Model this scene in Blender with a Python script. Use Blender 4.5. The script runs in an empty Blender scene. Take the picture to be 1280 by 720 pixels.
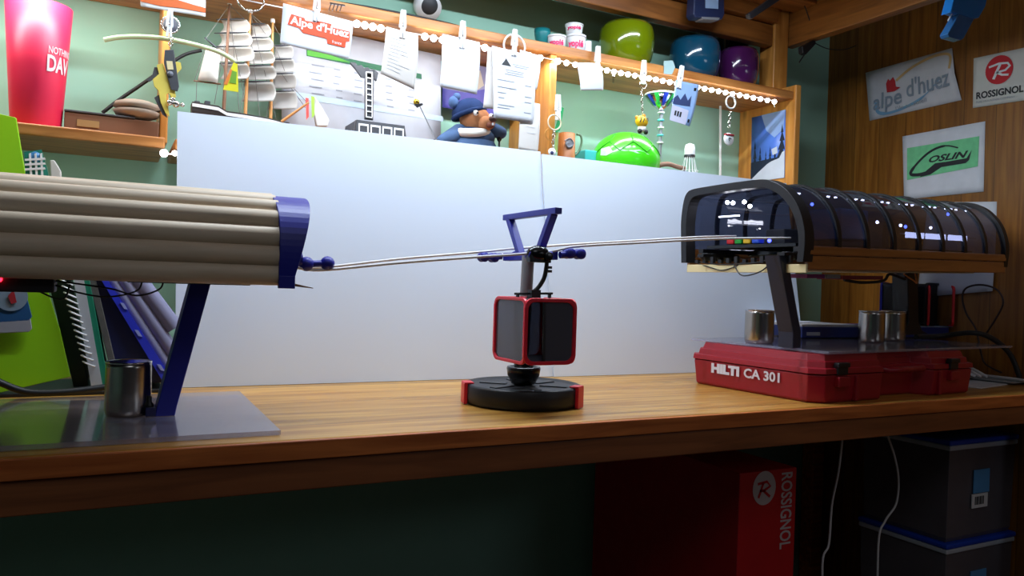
import bpy, math, random
from mathutils import Vector, Matrix, Euler
random.seed(7)
S = bpy.context.scene
COL = S.collection
V = Vector
PI = math.pi
# ------------------------------------------------------------------ camera
F = 972.45
yaw, pit, rol = math.radians(27.385), math.radians(-0.249), math.radians(1.83)
fw = V((math.sin(yaw)*math.cos(pit), math.cos(yaw)*math.cos(pit), math.sin(pit)))
r0 = V((math.cos(yaw), -math.sin(yaw), 0)); u0 = r0.cross(fw)
RR = r0*math.cos(rol) + u0*math.sin(rol)
UU = -r0*math.sin(rol) + u0*math.cos(rol)
CAM = V((0, 0, .2))
def ray(px, py): return RR*((px-640)/F) - UU*((py-360)/F) + fw
def at(px, py, x=None, y=None, z=None):
    """point of the room seen at a pixel of the photograph, on the plane x=, y= or z="""
    d = ray(px, py)
    if x is not None: t = (x-CAM.x)/d.x
    elif y is not None: t = (y-CAM.y)/d.y
    else: t = (z-CAM.z)/d.z
    return CAM + d*t
def fit(pl, pr, pt, y):
    """centre x, radius and top height of a round thing seen between two columns, on plane y"""
    a = at(pl, pt, y=y); b = at(pr, pt, y=y); cx = (a.x+b.x)/2
    return cx, .5*abs(b.x-a.x)*y/math.hypot(cx, y), (a.z+b.z)/2
cd = bpy.data.cameras.new('camera'); cam = bpy.data.objects.new('camera', cd); COL.objects.link(cam)
cd.sensor_width = 36; cd.lens = F/1280*36; cd.clip_start = .01
m = Matrix((RR, UU, -fw)).transposed().to_4x4(); m.translation = CAM
cam.matrix_world = m; S.camera = cam
# ------------------------------------------------------------------ materials
def s2l(c): return c/12.92 if c <= .04045 else ((c+.055)/1.055)**2.4
def rgb(r, g, b): return (s2l(r/255), s2l(g/255), s2l(b/255), 1)
def newmat(name):
    mt = bpy.data.materials.new(name); mt.use_nodes = True
    nt = mt.node_tree; return mt, nt, nt.nodes['Principled BSDF']
def L(nt, a, b): nt.links.new(a, b)
def mat(name, col, rough=.5, metal=0, var=.12, scale=30, bump=.0, emit=None, estr=0, alpha=1, trans=0, coat=0, sub=0):
    mt, nt, b = newmat(name)
    tc = nt.nodes.new('ShaderNodeTexCoord'); no = nt.nodes.new('ShaderNodeTexNoise')
    no.inputs['Scale'].default_value = scale; no.inputs['Detail'].default_value = 4
    L(nt, tc.outputs['Object'], no.inputs['Vector'])
    mx = nt.nodes.new('ShaderNodeMix'); mx.data_type = 'RGBA'
    c = rgb(*col)
    mx.inputs[6].default_value = tuple(x*(1-var) for x in c[:3])+(1,)
    mx.inputs[7].default_value = tuple(min(1, x*(1+var)) for x in c[:3])+(1,)
    L(nt, no.outputs['Fac'], mx.inputs[0]); L(nt, mx.outputs[2], b.inputs['Base Color'])
    b.inputs['Roughness'].default_value = rough; b.inputs['Metallic'].default_value = metal
    b.inputs['Coat Weight'].default_value = coat; b.inputs['Specular IOR Level'].default_value = .1 if rough > .75 else .5
    b.inputs['Transmission Weight'].default_value = trans; b.inputs['Alpha'].default_value = alpha
    if bump:
        bp = nt.nodes.new('ShaderNodeBump'); bp.inputs['Strength'].default_value = bump; bp.inputs['Distance'].default_value = .001
        L(nt, no.outputs['Fac'], bp.inputs['Height']); L(nt, bp.outputs['Normal'], b.inputs['Normal'])
    if emit:
        b.inputs['Emission Color'].default_value = rgb(*emit); b.inputs['Emission Strength'].default_value = estr
    return mt
def wood(name, light, dark, axis='X', scale=6, rough=.4, strip=0, knots=True, stretch=14, contrast=(.35, .65), coat=0, sax=None):
    mt, nt, b = newmat(name); N = nt.nodes.new
    tc = N('ShaderNodeTexCoord'); mp = N('ShaderNodeMapping'); sc = [stretch]*3
    sc['XYZ'.index(axis)] = 1; mp.inputs['Scale'].default_value = sc
    L(nt, tc.outputs['Object'], mp.inputs['Vector'])
    no = N('ShaderNodeTexNoise'); no.inputs['Scale'].default_value = scale; no.inputs['Detail'].default_value = 5; no.inputs['Distortion'].default_value = .6
    L(nt, mp.outputs[0], no.inputs['Vector'])
    rp = N('ShaderNodeValToRGB'); rp.color_ramp.elements[0].position = contrast[0]; rp.color_ramp.elements[1].position = contrast[1]
    rp.color_ramp.elements[0].color = rgb(*dark); rp.color_ramp.elements[1].color = rgb(*light)
    L(nt, no.outputs['Fac'], rp.inputs['Fac']); out = rp.outputs['Color']
    if strip:
        sx = N('ShaderNodeSeparateXYZ'); L(nt, tc.outputs['Object'], sx.inputs[0])
        mu = N('ShaderNodeMath'); mu.operation = 'DIVIDE'; mu.inputs[1].default_value = strip
        ax = sax or ('Y' if axis != 'Y' else 'X')
        L(nt, sx.outputs[ax], mu.inputs[0])
        fl = N('ShaderNodeMath'); fl.operation = 'FLOOR'; L(nt, mu.outputs[0], fl.inputs[0])
        wn = N('ShaderNodeTexWhiteNoise'); wn.noise_dimensions = '1D'; L(nt, fl.outputs[0], wn.inputs['W'])
        mr = N('ShaderNodeMapRange'); mr.inputs['To Min'].default_value = .72; mr.inputs['To Max'].default_value = 1.1
        L(nt, wn.outputs['Value'], mr.inputs['Value'])
        fr = N('ShaderNodeMath'); fr.operation = 'FRACT'; L(nt, mu.outputs[0], fr.inputs[0])
        lt = N('ShaderNodeMath'); lt.operation = 'GREATER_THAN'; lt.inputs[1].default_value = .03; L(nt, fr.outputs[0], lt.inputs[0])
        m3 = N('ShaderNodeMapRange'); m3.inputs['To Min'].default_value = .55; L(nt, lt.outputs[0], m3.inputs['Value'])
        m2 = N('ShaderNodeMath'); m2.operation = 'MULTIPLY'; L(nt, mr.outputs[0], m2.inputs[0]); L(nt, m3.outputs[0], m2.inputs[1])
        vm = N('ShaderNodeVectorMath'); vm.operation = 'SCALE'; L(nt, out, vm.inputs[0]); L(nt, m2.outputs[0], vm.inputs['Scale']); out = vm.outputs[0]
    if knots:
        mk = N('ShaderNodeMapping'); ks = [5]*3; ks['XYZ'.index(axis)] = 2.2; mk.inputs['Scale'].default_value = ks
        L(nt, tc.outputs['Object'], mk.inputs['Vector'])
        vo = N('ShaderNodeTexVoronoi'); vo.inputs['Scale'].default_value = 1.6; L(nt, mk.outputs[0], vo.inputs['Vector'])
        mr = N('ShaderNodeMapRange'); mr.inputs['From Min'].default_value = .03; mr.inputs['From Max'].default_value = .1
        mr.inputs['To Min'].default_value = .3; mr.inputs['To Max'].default_value = 1; L(nt, vo.outputs['Distance'], mr.inputs['Value'])
        vm = N('ShaderNodeVectorMath'); vm.operation = 'SCALE'; L(nt, out, vm.inputs[0]); L(nt, mr.outputs[0], vm.inputs['Scale']); out = vm.outputs[0]
    L(nt, out, b.inputs['Base Color']); b.inputs['Roughness'].default_value = rough; b.inputs['Coat Weight'].default_value = coat
    b.inputs['Coat Roughness'].default_value = .25
    bp = N('ShaderNodeBump'); bp.inputs['Strength'].default_value = .15; bp.inputs['Distance'].default_value = .001
    L(nt, no.outputs['Fac'], bp.inputs['Height']); L(nt, bp.outputs['Normal'], b.inputs['Normal'])
    return mt
def film(name, tint, gloss=.05, rough=.03, edge=.8, power=4, bump=.12, haze=0, hazecol=(200, 200, 214)):
    """thin tinted transparent sheet with a soft grazing reflection"""
    mt = bpy.data.materials.new(name); mt.use_nodes = True; nt = mt.node_tree; nt.nodes.clear(); N = nt.nodes.new
    o = N('ShaderNodeOutputMaterial'); t = N('ShaderNodeBsdfTransparent'); g = N('ShaderNodeBsdfGlossy'); mx = N('ShaderNodeMixShader')
    lw = N('ShaderNodeLayerWeight'); lw.inputs['Blend'].default_value = .5
    no = N('ShaderNodeTexNoise'); no.inputs['Scale'].default_value = 14; bp = N('ShaderNodeBump'); bp.inputs['Strength'].default_value = bump; bp.inputs['Distance'].default_value = .004
    tc = N('ShaderNodeTexCoord'); L(nt, tc.outputs['Object'], no.inputs['Vector']); L(nt, no.outputs['Fac'], bp.inputs['Height'])
    L(nt, bp.outputs['Normal'], g.inputs['Normal'])
    pw = N('ShaderNodeMath'); pw.operation = 'POWER'; pw.inputs[1].default_value = power; L(nt, lw.outputs['Facing'], pw.inputs[0])
    mu = N('ShaderNodeMath'); mu.operation = 'MULTIPLY_ADD'; mu.inputs[1].default_value = edge; mu.inputs[2].default_value = gloss; mu.use_clamp = True
    L(nt, pw.outputs[0], mu.inputs[0])
    t.inputs['Color'].default_value = rgb(*tint); g.inputs['Roughness'].default_value = rough
    L(nt, mu.outputs[0], mx.inputs['Fac']); L(nt, t.outputs[0], mx.inputs[1]); L(nt, g.outputs[0], mx.inputs[2]); 
    if haze:
        df = N('ShaderNodeBsdfDiffuse'); df.inputs['Color'].default_value = rgb(*hazecol); m2 = N('ShaderNodeMixShader'); m2.inputs['Fac'].default_value = haze
        L(nt, t.outputs[0], m2.inputs[1]); L(nt, df.outputs[0], m2.inputs[2]); L(nt, m2.outputs[0], mx.inputs[1])
    L(nt, mx.outputs[0], o.inputs['Surface'])
    return mt
def emis(name, col, st):
    return mat(name, col, emit=col, estr=st)
# ------------------------------------------------------------------ mesh builder
class MB:
    def __init__(s): s.v = []; s.f = []; s.sm = []
    def add(s, vs, fs, smooth=False):
        o = len(s.v); s.v += [V(p) for p in vs]
        for f in fs: s.f.append([i+o for i in f]); s.sm.append(smooth)
        return s
    def box(s, c, d, rot=None):
        c = V(c); M = (Euler(rot).to_matrix() if isinstance(rot, tuple) else rot) if rot is not None else Matrix.Identity(3)
        vs = [c + M @ V((d[0]/2*i, d[1]/2*j, d[2]/2*k)) for i in (-1, 1) for j in (-1, 1) for k in (-1, 1)]
        return s.add(vs, [(0, 1, 3, 2), (4, 6, 7, 5), (0, 4, 5, 1), (2, 3, 7, 6), (0, 2, 6, 4), (1, 5, 7, 3)])
    def bb(s, a, b):
        a = V(a); b = V(b); return s.box((a+b)/2, [abs(b[i]-a[i]) for i in range(3)])
    def tube(s, pts, r, n=8, closed=False, cap=True, flat=1):
        pts = [V(p) for p in pts]; k = len(pts)
        rs = r if isinstance(r, (list, tuple)) else [r]*k
        vs = []; up = None
        for i, p in enumerate(pts):
            if closed: t = pts[(i+1) % k]-pts[i-1]
            else: t = pts[min(i+1, k-1)]-pts[max(i-1, 0)]
            if t.length < 1e-9: t = V((0, 0, 1))
            t.normalize()
            if up is None: up = t.orthogonal().normalized()
            up = (up - t*up.dot(t))
            if up.length < 1e-6: up = t.orthogonal()
            up.normalize(); w = t.cross(up)
            for j in range(n):
                a = 2*PI*j/n; vs.append(p + (up*math.cos(a)*flat + w*math.sin(a))*rs[i])
        fs = []
        for i in range(k if closed else k-1):
            for j in range(n):
                a = i*n+j; b = i*n+(j+1) % n; c = ((i+1) % k)*n
                fs.append((a, b, c+(j+1) % n, c+j))
        s.add(vs, fs, n > 4)
        if cap and not closed:
            s.add(vs[:n], [tuple(range(n))[::-1]]); s.add(vs[-n:], [tuple(range(n))])
        return s
    def bar(s, a, b, w, h, up=(0, 0, 1)):
        """square bar from a to b, w sideways, h along up"""
        a = V(a); b = V(b); t = (b-a).normalized(); up = V(up); sd = t.cross(up)
        if sd.length < 1e-6: sd = t.orthogonal()
        sd.normalize(); u = sd.cross(t)
        vs = [p+sd*w/2*i+u*h/2*j for p in (a, b) for i, j in ((-1, -1), (1, -1), (1, 1), (-1, 1))]
        return s.add(vs, [(0, 1, 2, 3), (7, 6, 5, 4), (0, 4, 5, 1), (1, 5, 6, 2), (2, 6, 7, 3), (3, 7, 4, 0)])
    def lathe(s, c, prof, n=32, axis=V((0, 0, 1)), smooth=True):
        c = V(c); axis = V(axis).normalized(); q = V((0, 0, 1)).rotation_difference(axis)
        vs = []
        for r, z in prof:
            for j in range(n):
                a = 2*PI*j/n; vs.append(c + q @ V((r*math.cos(a), r*math.sin(a), z)))
        fs = [(i*n+j, i*n+(j+1) % n, (i+1)*n+(j+1) % n, (i+1)*n+j) for i in range(len(prof)-1) for j in range(n)]
        s.add(vs, fs, smooth)
        if prof[0][0] > 1e-6: s.add(vs[:n], [tuple(range(n))[::-1]])
        if prof[-1][0] > 1e-6: s.add(vs[-n:], [tuple(range(n))])
        return s
    def ball(s, c, r, n=16, rot=None, k=None):
        r = (r, r, r) if not isinstance(r, (tuple, list)) else r; c = V(c); k = k or n//2
        M = Euler(rot).to_matrix() if rot else Matrix.Identity(3); vs = []; fs = []
        for i in range(k+1):
            a = PI*i/k
            for j in range(n):
                b = 2*PI*j/n; vs.append(c+M @ V((r[0]*math.sin(a)*math.cos(b), r[1]*math.sin(a)*math.sin(b), -r[2]*math.cos(a))))
        for i in range(k):
            for j in range(n): fs.append((i*n+j, i*n+(j+1) % n, (i+1)*n+(j+1) % n, (i+1)*n+j))
        return s.add(vs, fs, True)
    def prism(s, poly, f0, f1):
        """closed 2D outline carried through two maps (front and back) with side walls"""
        n = len(poly); a = [f0(*p) for p in poly]; b = [f1(*p) for p in poly]
        return s.add(a+b, [tuple(range(n)), tuple(range(n, 2*n))[::-1]] + [(i, i+n, (i+1) % n+n, (i+1) % n) for i in range(n)])
    def loft(s, rings, closed=False, smooth=True, caps=False):
        n = len(rings[0]); vs = [p for r in rings for p in r]; fs = []
        for i in range(len(rings)-1):
            for j in range(n if closed else n-1):
                fs.append((i*n+j, i*n+(j+1) % n, (i+1)*n+(j+1) % n, (i+1)*n+j))
        s.add(vs, fs, smooth)
        if caps: s.add(rings[0], [tuple(range(n))[::-1]]); s.add(rings[-1], [tuple(range(n))])
        return s
    def sheet(s, fn, nu=8, nv=8, th=.0008, nrm=None):
        """grid fn(u,v)->point, given a small thickness"""
        g = [[V(fn(i/nu, j/nv)) for j in range(nv+1)] for i in range(nu+1)]
        if nrm is None: nrm = (g[-1][0]-g[0][0]).cross(g[0][-1]-g[0][0]).normalized()
        A = [p for r in g for p in r]; B = [p+V(nrm)*th for p in A]; w = nv+1; o = len(A)
        fs = []
        for i in range(nu):
            for j in range(nv):
                q = (i*w+j, (i+1)*w+j, (i+1)*w+j+1, i*w+j+1); fs.append(q); fs.append(tuple(x+o for x in q[::-1]))
        s.add(A+B, fs, True)
        rim = [i*w for i in range(nu+1)] + [nu*w+j for j in range(1, nv+1)] + [i*w+nv for i in range(nu-1, -1, -1)] + [j for j in range(nv-1, 0, -1)]
        k = len(rim)
        fs = [(rim[i], rim[i]+o, rim[(i+1) % k]+o, rim[(i+1) % k]) for i in range(k)]
        of = len(s.v)-2*o
        for f in fs: s.f.append([x+of for x in f]); s.sm.append(False)
        return s
def link(name, mb, material, parent=None, bevel=0, label=None, sub=0):
    me = bpy.data.meshes.new(name); vs = mb.v
    if parent is not None:
        off = V((0, 0, 0)); p = parent
        while p is not None: off += p.location; p = p.parent
    else:
        lo = [min(p[i] for p in vs) for i in range(3)]; hi = [max(p[i] for p in vs) for i in range(3)]
        off = V(((lo[0]+hi[0])/2, (lo[1]+hi[1])/2, lo[2]))
    me.from_pydata([p-off for p in vs], [], mb.f); me.polygons.foreach_set('use_smooth', mb.sm)
    me.materials.append(material); me.update()
    o = bpy.data.objects.new(name, me); COL.objects.link(o)
    if parent is not None: o.parent = parent
    else: o.location = off
    if bevel:
        b = o.modifiers.new('bevel', 'BEVEL'); b.width = bevel; b.segments = 3; b.limit_method = 'ANGLE'; b.angle_limit = .7
    if sub:
        b = o.modifiers.new('sub', 'SUBSURF'); b.levels = b.render_levels = sub
    if label: o['label'] = label
    return o
def thing(name, label, cat, loc=(0, 0, 0), group=None):
    o = bpy.data.objects.new(name, None); COL.objects.link(o); o.location = loc; o.empty_display_size = .02
    o['label'] = label; o['category'] = cat
    if group: o['group'] = group
    return o
def tag(o, label, cat, group=None, kind=None):
    o['label'] = label; o['category'] = cat
    if group: o['group'] = group
    if kind: o['kind'] = kind
    return o
def struct(name, mb, material, **k):
    o = link(name, mb, material, **k); o['kind'] = 'structure'; o['label'] = k.get('label') or name.replace('_', ' '); return o
def dup(root, loc, rot=None, label=None, group=None, scale=None):
    r = root.copy(); COL.objects.link(r); r.location = loc
    if rot is not None: r.rotation_euler = rot
    if label: r['label'] = label
    if group: r['group'] = group
    if scale: r.scale = scale
    for ch in list(root.children):
        c = ch.copy(); COL.objects.link(c); c.parent = r
        for g in list(ch.children):
            d = g.copy(); COL.objects.link(d); d.parent = c
    return r
# ---- flat artwork: maps (u, v) of a sheet to the room
def quad(tl, tr, bl, br, off=V((0, 0, 0)), bulge=None):
    def f(u, v, o=0.0):
        p = (tl*(1-u)+tr*u)*(1-v) + (bl*(1-u)+br*u)*v + off*o
        if bulge: p = p + off.normalized()*bulge(u, v)
        return p
    return f
def text2d(body, shear=0, bold=0, font_space=1):
    cu = bpy.data.curves.new('t', 'FONT'); cu.body = body; cu.size = 1; cu.shear = shear; cu.offset = bold; cu.resolution_u = 3; cu.space_character = font_space
    o = bpy.data.objects.new('t', cu); COL.objects.link(o)
    dg = bpy.context.evaluated_depsgraph_get(); me = bpy.data.meshes.new_from_object(o.evaluated_get(dg))
    vs = [(v.co.x, v.co.y) for v in me.vertices]; fs = [tuple(p.vertices) for p in me.polygons]
    bpy.data.objects.remove(o); bpy.data.curves.remove(cu); bpy.data.meshes.remove(me)
    x0 = min(v[0] for v in vs); x1 = max(v[0] for v in vs); y0 = min(v[1] for v in vs); y1 = max(v[1] for v in vs)
    return [((x-x0)/(x1-x0), 1-(y-y0)/(y1-y0)) for x, y in vs], fs
def put_text(mb, f, body, u0, v0, u1, v1, o=.0006, slope=0, **k):
    vs, fs = text2d(body, **k)
    mb.add([f(u0+(u1-u0)*a, v0+(v1-v0)*b+slope*a, o) for a, b in vs], fs); return mb
def stroke(mb, f, pts, w, o=.0006, aspect=1.0):
    """ribbon along 2D points; w may be a list; aspect = width/height of the sheet"""
    P = [V((p[0]*aspect, p[1])) for p in pts]; n = len(P); ws = w if isinstance(w, list) else [w]*n; A = []; B = []
    for i in range(n):
        t = P[min(i+1, n-1)]-P[max(i-1, 0)]; t.normalize(); q = V((-t.y, t.x))*ws[i]/2
        a = P[i]+q; b = P[i]-q; A.append(f(a.x/aspect, a.y, o)); B.append(f(b.x/aspect, b.y, o))
    mb.add(A+B, [(i, i+1, n+i+1, n+i) for i in range(n-1)]); return mb
def poly(mb, f, pts, o=.0006): mb.add([f(p[0], p[1], o) for p in pts], [tuple(range(len(pts)))]); return mb
def disc(mb, f, cu, cv, ru, rv, o=.0006, n=32): return poly(mb, f, [(cu+ru*math.cos(2*PI*i/n), cv+rv*math.sin(2*PI*i/n)) for i in range(n)], o)
def arc(c, r, a0, a1, n, f=lambda x, y: V((x, 0, y))): return [V(c)+f(r*math.cos(a0+(a1-a0)*i/n), r*math.sin(a0+(a1-a0)*i/n)) for i in range(n+1)]
def smooth_pts(pts, n=6):
    pts = [V(p) for p in pts]; out = []
    for i in range(len(pts)-1):
        p0 = pts[max(i-1, 0)]; p1 = pts[i]; p2 = pts[i+1]; p3 = pts[min(i+2, len(pts)-1)]
        for k in range(n):
            t = k/n; out.append(.5*((2*p1)+(p2-p0)*t+(2*p0-5*p1+4*p2-p3)*t*t+(3*p1-p0-3*p2+p3)*t**3))
    return out+[pts[-1]]
# ================================================================== palette
M = {}
M['wall_green'] = mat('wall_green', (158, 204, 184), .85, var=.05, scale=8, bump=.05)
M['floor'] = wood('floor_wood', (90, 70, 55), (60, 45, 35), 'X', 5, .5, strip=.12)
M['panel'] = wood('wall_panelling', (160, 104, 36), (128, 76, 20), 'Z', 5, .42, strip=.085, knots=False, stretch=16, sax='Y')
M['pine'] = wood('pine_top', (220, 166, 78), (182, 122, 44), 'X', 4, .38, strip=.095, stretch=14, coat=.25)
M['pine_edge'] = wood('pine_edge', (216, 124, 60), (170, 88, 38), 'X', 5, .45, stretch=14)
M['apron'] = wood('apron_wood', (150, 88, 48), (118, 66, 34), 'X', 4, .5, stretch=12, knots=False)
M['shelfw'] = wood('shelf_pine', (200, 136, 74), (156, 94, 42), 'X', 6, .4, stretch=12)
M['postw'] = wood('post_pine', (222, 158, 78), (190, 122, 50), 'Z', 5, .4, stretch=10)
M['bedw'] = wood('bed_pine_along', (158, 98, 42), (118, 68, 24), 'X', 5, .45, stretch=12, knots=False)
M['bedy'] = wood('bed_pine_across', (150, 94, 38), (112, 66, 22), 'Y', 5, .45, stretch=12, knots=False)
M['board'] = mat('white_board', (222, 233, 250), .7, var=.015, scale=3)
M['paper'] = mat('paper', (212, 215, 222), .8, var=.02, scale=20)
M['paper_dull'] = mat('paper_cream', (208, 203, 198), .8, var=.02, scale=20)
M['ink'] = mat('grey_ink', (150, 155, 165), .8)
M['dark_ink'] = mat('dark_ink', (40, 42, 46), .7)
M['black'] = mat('black_plastic', (20, 20, 24), .45, bump=.1)
M['blackg'] = mat('black_gloss', (14, 15, 18), .2)
M['rubber'] = mat('black_cable', (22, 22, 24), .55)
M['blue'] = mat('blue_plastic', (26, 32, 146), .42, var=.06, bump=.15, scale=120)
M['navy'] = mat('navy_plastic', (30, 34, 84), .42, var=.06, bump=.15, scale=120)
M['red'] = mat('red_plastic', (214, 24, 50), .35, var=.06)
M['casered'] = mat('case_red', (150, 18, 34), .42, var=.06, bump=.12, scale=200)
M['white'] = mat('white_plastic', (236, 238, 240), .35, var=.02)
M['lettering'] = mat('white_print', (214, 208, 214), .6, var=.02)
M['steel'] = mat('brushed_steel', (176, 172, 166), .24, metal=1, var=.08, scale=9)
M['chrome'] = mat('chrome', (220, 220, 224), .12, metal=1, var=.02)
M['grey'] = mat('grey_plastic', (128, 130, 136), .5)
M['dgrey'] = mat('dark_grey', (62, 64, 70), .5)
M['dowel'] = wood('dowel_wood', (218, 200, 176), (200, 180, 154), 'X', 6, .55, stretch=10, knots=False)
M['rail'] = wood('varnished_rail', (168, 108, 54), (140, 84, 38), 'X', 6, .28, stretch=10, knots=False, coat=.6)
M['cream'] = mat('cream_wood', (226, 210, 160), .5, var=.05)
M['cord'] = mat('white_cord', (226, 222, 222), .6, var=.03, scale=300)
M['perspex'] = film('clear_sheet', (236, 238, 244), .08, .06)
M['perspexw'] = film('hazy_sheet', (248, 248, 252), .05, .09, edge=.75, power=3, bump=0, haze=.24, hazecol=(196, 198, 224))  # haze colour covers film wear and the reflected white panels together
M['smoke'] = film('smoked_film', (82, 86, 104), .11, .03, edge=.6, power=3, haze=.09, hazecol=(120, 126, 160))  # bluish haze colour stands in for scattered reflections on the film
M['window'] = film('smoked_window', (124, 128, 140), .05, .10, haze=.34, hazecol=(124, 126, 140))
M['lime'] = mat('lime_card', (150, 214, 20), .45, var=.04, scale=8)
M['pink'] = mat('red_tumbler', (214, 34, 74), .45, var=.05, scale=4)
M['led'] = emis('led_glow', (255, 250, 244), 14)
M['ledblue'] = emis('led_blue', (60, 70, 255), 8)
M['ledred'] = emis('led_red', (255, 20, 40), 12)
M['orange'] = mat('orange_print', (224, 106, 40), .6)
M['brown'] = mat('brown_box', (112, 74, 48), .7, var=.25, scale=14)
M['green'] = mat('green_print', (64, 170, 84), .7)
def cm(name, c, r=.5, **k):
    if name not in M: M[name] = mat(name, c, r, **k)
    return M[name]
# ================================================================== room shell
XW, YW, YS = 2.0, 1.735, 1.475
struct('floor', MB().bb((-1.6, -1.2, -.80), (2.1, 1.85, -.75)), M['floor'])
struct('wall_back', MB().bb((-1.6, YW, -.75), (2.1, YW+.1, 1.7)), M['wall_green'])
struct('wall_right', MB().bb((XW, -1.2, -.75), (XW+.08, YW, 1.7)), M['panel'])
struct('wall_left', MB().bb((-1.6, -1.2, -.75), (-1.5, YW, 1.7)), M['wall_green'])
struct('ceiling', MB().bb((-1.6, -1.2, 1.7), (2.1, 1.85, 1.75)), cm('ceiling_white', (200, 205, 200), .9))
struct('baseboard_back', MB().bb((-1.5, YW-.014, -.75), (XW, YW, -.68)), M['shelfw'])
# ================================================================== desk
d = thing('desk', 'long varnished pine desk running in front of the shelves, its front edge towards us', 'desk', (.7, 1.35, -.75))
link('desktop', MB().bb((-1.0, .975, -.024), (1.985, YW-.002, 0)), M['pine'], d, bevel=.003)
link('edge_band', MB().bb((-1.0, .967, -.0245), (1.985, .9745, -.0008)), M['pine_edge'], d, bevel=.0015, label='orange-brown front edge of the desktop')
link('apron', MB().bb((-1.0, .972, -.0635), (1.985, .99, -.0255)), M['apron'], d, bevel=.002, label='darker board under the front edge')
for x in (-.98, 1.93):
    for y in (1.0, 1.68): link('leg', MB().bb((x, y, -.75), (x+.045, y+.045, -.026)), M['pine_edge'], d, bevel=.003)
link('rear_rail', MB().bb((-.93, 1.695, -.09), (1.925, 1.715, -.026)), M['apron'], d)
# ================================================================== hutch of shelves
h = thing('desk_hutch', 'pine hutch of open shelves standing along the back of the desk', 'shelf unit', (.7, 1.63, 0))
XR = at(999, 115, y=1.53).x
link('shelf_board', MB().bb((-1.0, 1.53, .726), (XR-.02, YW-.002, .748)), M['shelfw'], h, bevel=.003, label='upper shelf board carrying the bowls')
link('shelf_board', MB().bb((-1.0, 1.53, .424), (.083, YW-.002, .444)), M['shelfw'], h, bevel=.003, label='lower shelf board left of the divider')
link('shelf_board', MB().bb((.099, 1.53, .424), (.833, YW-.002, .444)), M['shelfw'], h, bevel=.003, label='lower shelf board behind the white panels')
link('shelf_board', MB().bb((.855, 1.53, .424), (XR-.02, YW-.002, .444)), M['shelfw'], h, bevel=.003, label='lower shelf board at the far right bay')
link('side_panel', MB().bb((XR-.02, 1.522, .001), (XR, YW-.002, .765)), M['postw'], h, bevel=.003, label='right end panel')
link('side_panel', MB().bb((-.98, 1.53, .001), (-.96, YW-.002, .424)), M['postw'], h, bevel=.003)
xd = at(693, 100, y=1.53).x
link('divider', MB().bb((xd-.009, 1.535, .001), (xd+.009, YW-.002, .726)), M['postw'], h, bevel=.003, label='golden divider right of the receipts')
xd2 = at(207, 170, y=1.53).x
link('divider', MB().bb((xd2-.007, 1.60, .444), (xd2+.007, YW-.002, .726)), M['postw'], h, bevel=.003, label='divider behind the charm with the yellow shape')
link('knot_patch', MB().bb((1.2, 1.532, .7255), (1.3, 1.60, .7259)), M['postw'], h) if False else None
# ================================================================== bunk over the desk
b = thing('loft_bed', 'pine frame of the bunk bed above the desk with plank base', 'bed', (1.0, 1.2, .87))
link('rail', MB().bb((-1.0, 1.58, .878), (1.600, 1.61, .935)), M['bedw'], b, bevel=.003, label='rear rail')
link('rail', MB().bb((-1.0, 1.56, .937), (1.600, 1.625, .985)), M['bedw'], b, bevel=.003, label='upper rear rail')
link('rail', MB().bb((1.655, .1, .885), (1.685, 1.59, .985)), M['bedy'], b, bevel=.003, label='side rail running towards us on the right')
link('bed_post', MB().bb((1.602, 1.575, .749), (1.654, 1.63, 1.1)), M['postw'], b, bevel=.003)
link('slat_base', MB().bb((-1.0, .3, .99), (1.65, 1.70, 1.01)), M['bedw'], b)
for i in range(7):
    y = .4+i*.18
    link('slat', MB().bb((-1.0, y, .972), (1.653, y+.08, .989)), M['bedw'], b, bevel=.002)
# ================================================================== white panels leaning at the hutch
def panel(label, pts):
    tl, tr, br, bl = pts
    nr = V((0, .005, 0)); mb = MB(); a = [tl, tr, br, bl]; mb.add(a+[p+nr for p in a], [(0, 1, 2, 3), (7, 6, 5, 4), (0, 4, 5, 1), (1, 5, 6, 2), (2, 6, 7, 3), (3, 7, 4, 0)])
    return tag(link('backdrop_board', mb, M['board']), label, 'board', 'white card panels behind the models')
def z0(px, y):
    p = at(px, 480, y=y); p.z = .0008; return p
panel('blank white card panel nearer the blue cabin station, upright on the desk', [at(222, 139, y=1.476), at(675.5, 189.5, y=1.476), z0(692, 1.476), z0(219, 1.476)])
panel('blank white card panel behind the red case, upright on the desk', [at(677.6, 192.5, y=1.47), at(983, 229, y=1.47), z0(1006, 1.47), z0(692.6, 1.47)])
# ================================================================== posters on the panelled wall
N_ = V((-1, 0, 0))
def poster(name, label, cor, matl, bulge=None):
    tl, tr, bl, br = [at(*c, x=XW-.0016) for c in cor]
    f = quad(tl, tr, bl, br, N_, bulge); mb = MB().sheet(lambda u, v: f(u, v), 12, 10, .0008, N_*-1)
    t = thing(name, label, 'poster', (tl+br)/2); link('sheet', mb, matl, t); return t, f
t, f = poster('poster', 'small white brand poster with a red disc, highest at the wall end', [(1217, 73), (1284, 58.8), (1216, 135), (1283, 125)], cm('poster_white', (214, 212, 206), .7))
mb = MB(); disc(mb, f, .5, .33, .26, .28, .0012); link('logo_disc', mb, cm('logo_red', (205, 24, 40), .6), t)
mb = MB(); lw = M['white']
A = .85
for pts, w in [([(.31, .25), (.5, .21), (.66, .23), (.70, .29), (.62, .36), (.46, .38)], .04), ([(.52, .23), (.46, .36), (.40, .50)], .045), ([(.46, .38), (.56, .44), (.68, .46)], .04)]:
    stroke(mb, f, pts, w, .0018, A)
link('logo_mark', mb, lw, t)
mb = MB(); put_text(mb, f, 'ROSSIGNOL', .07, .70, .95, .84, .0012, bold=.03); link('lettering', mb, M['dark_ink'], t)
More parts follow.
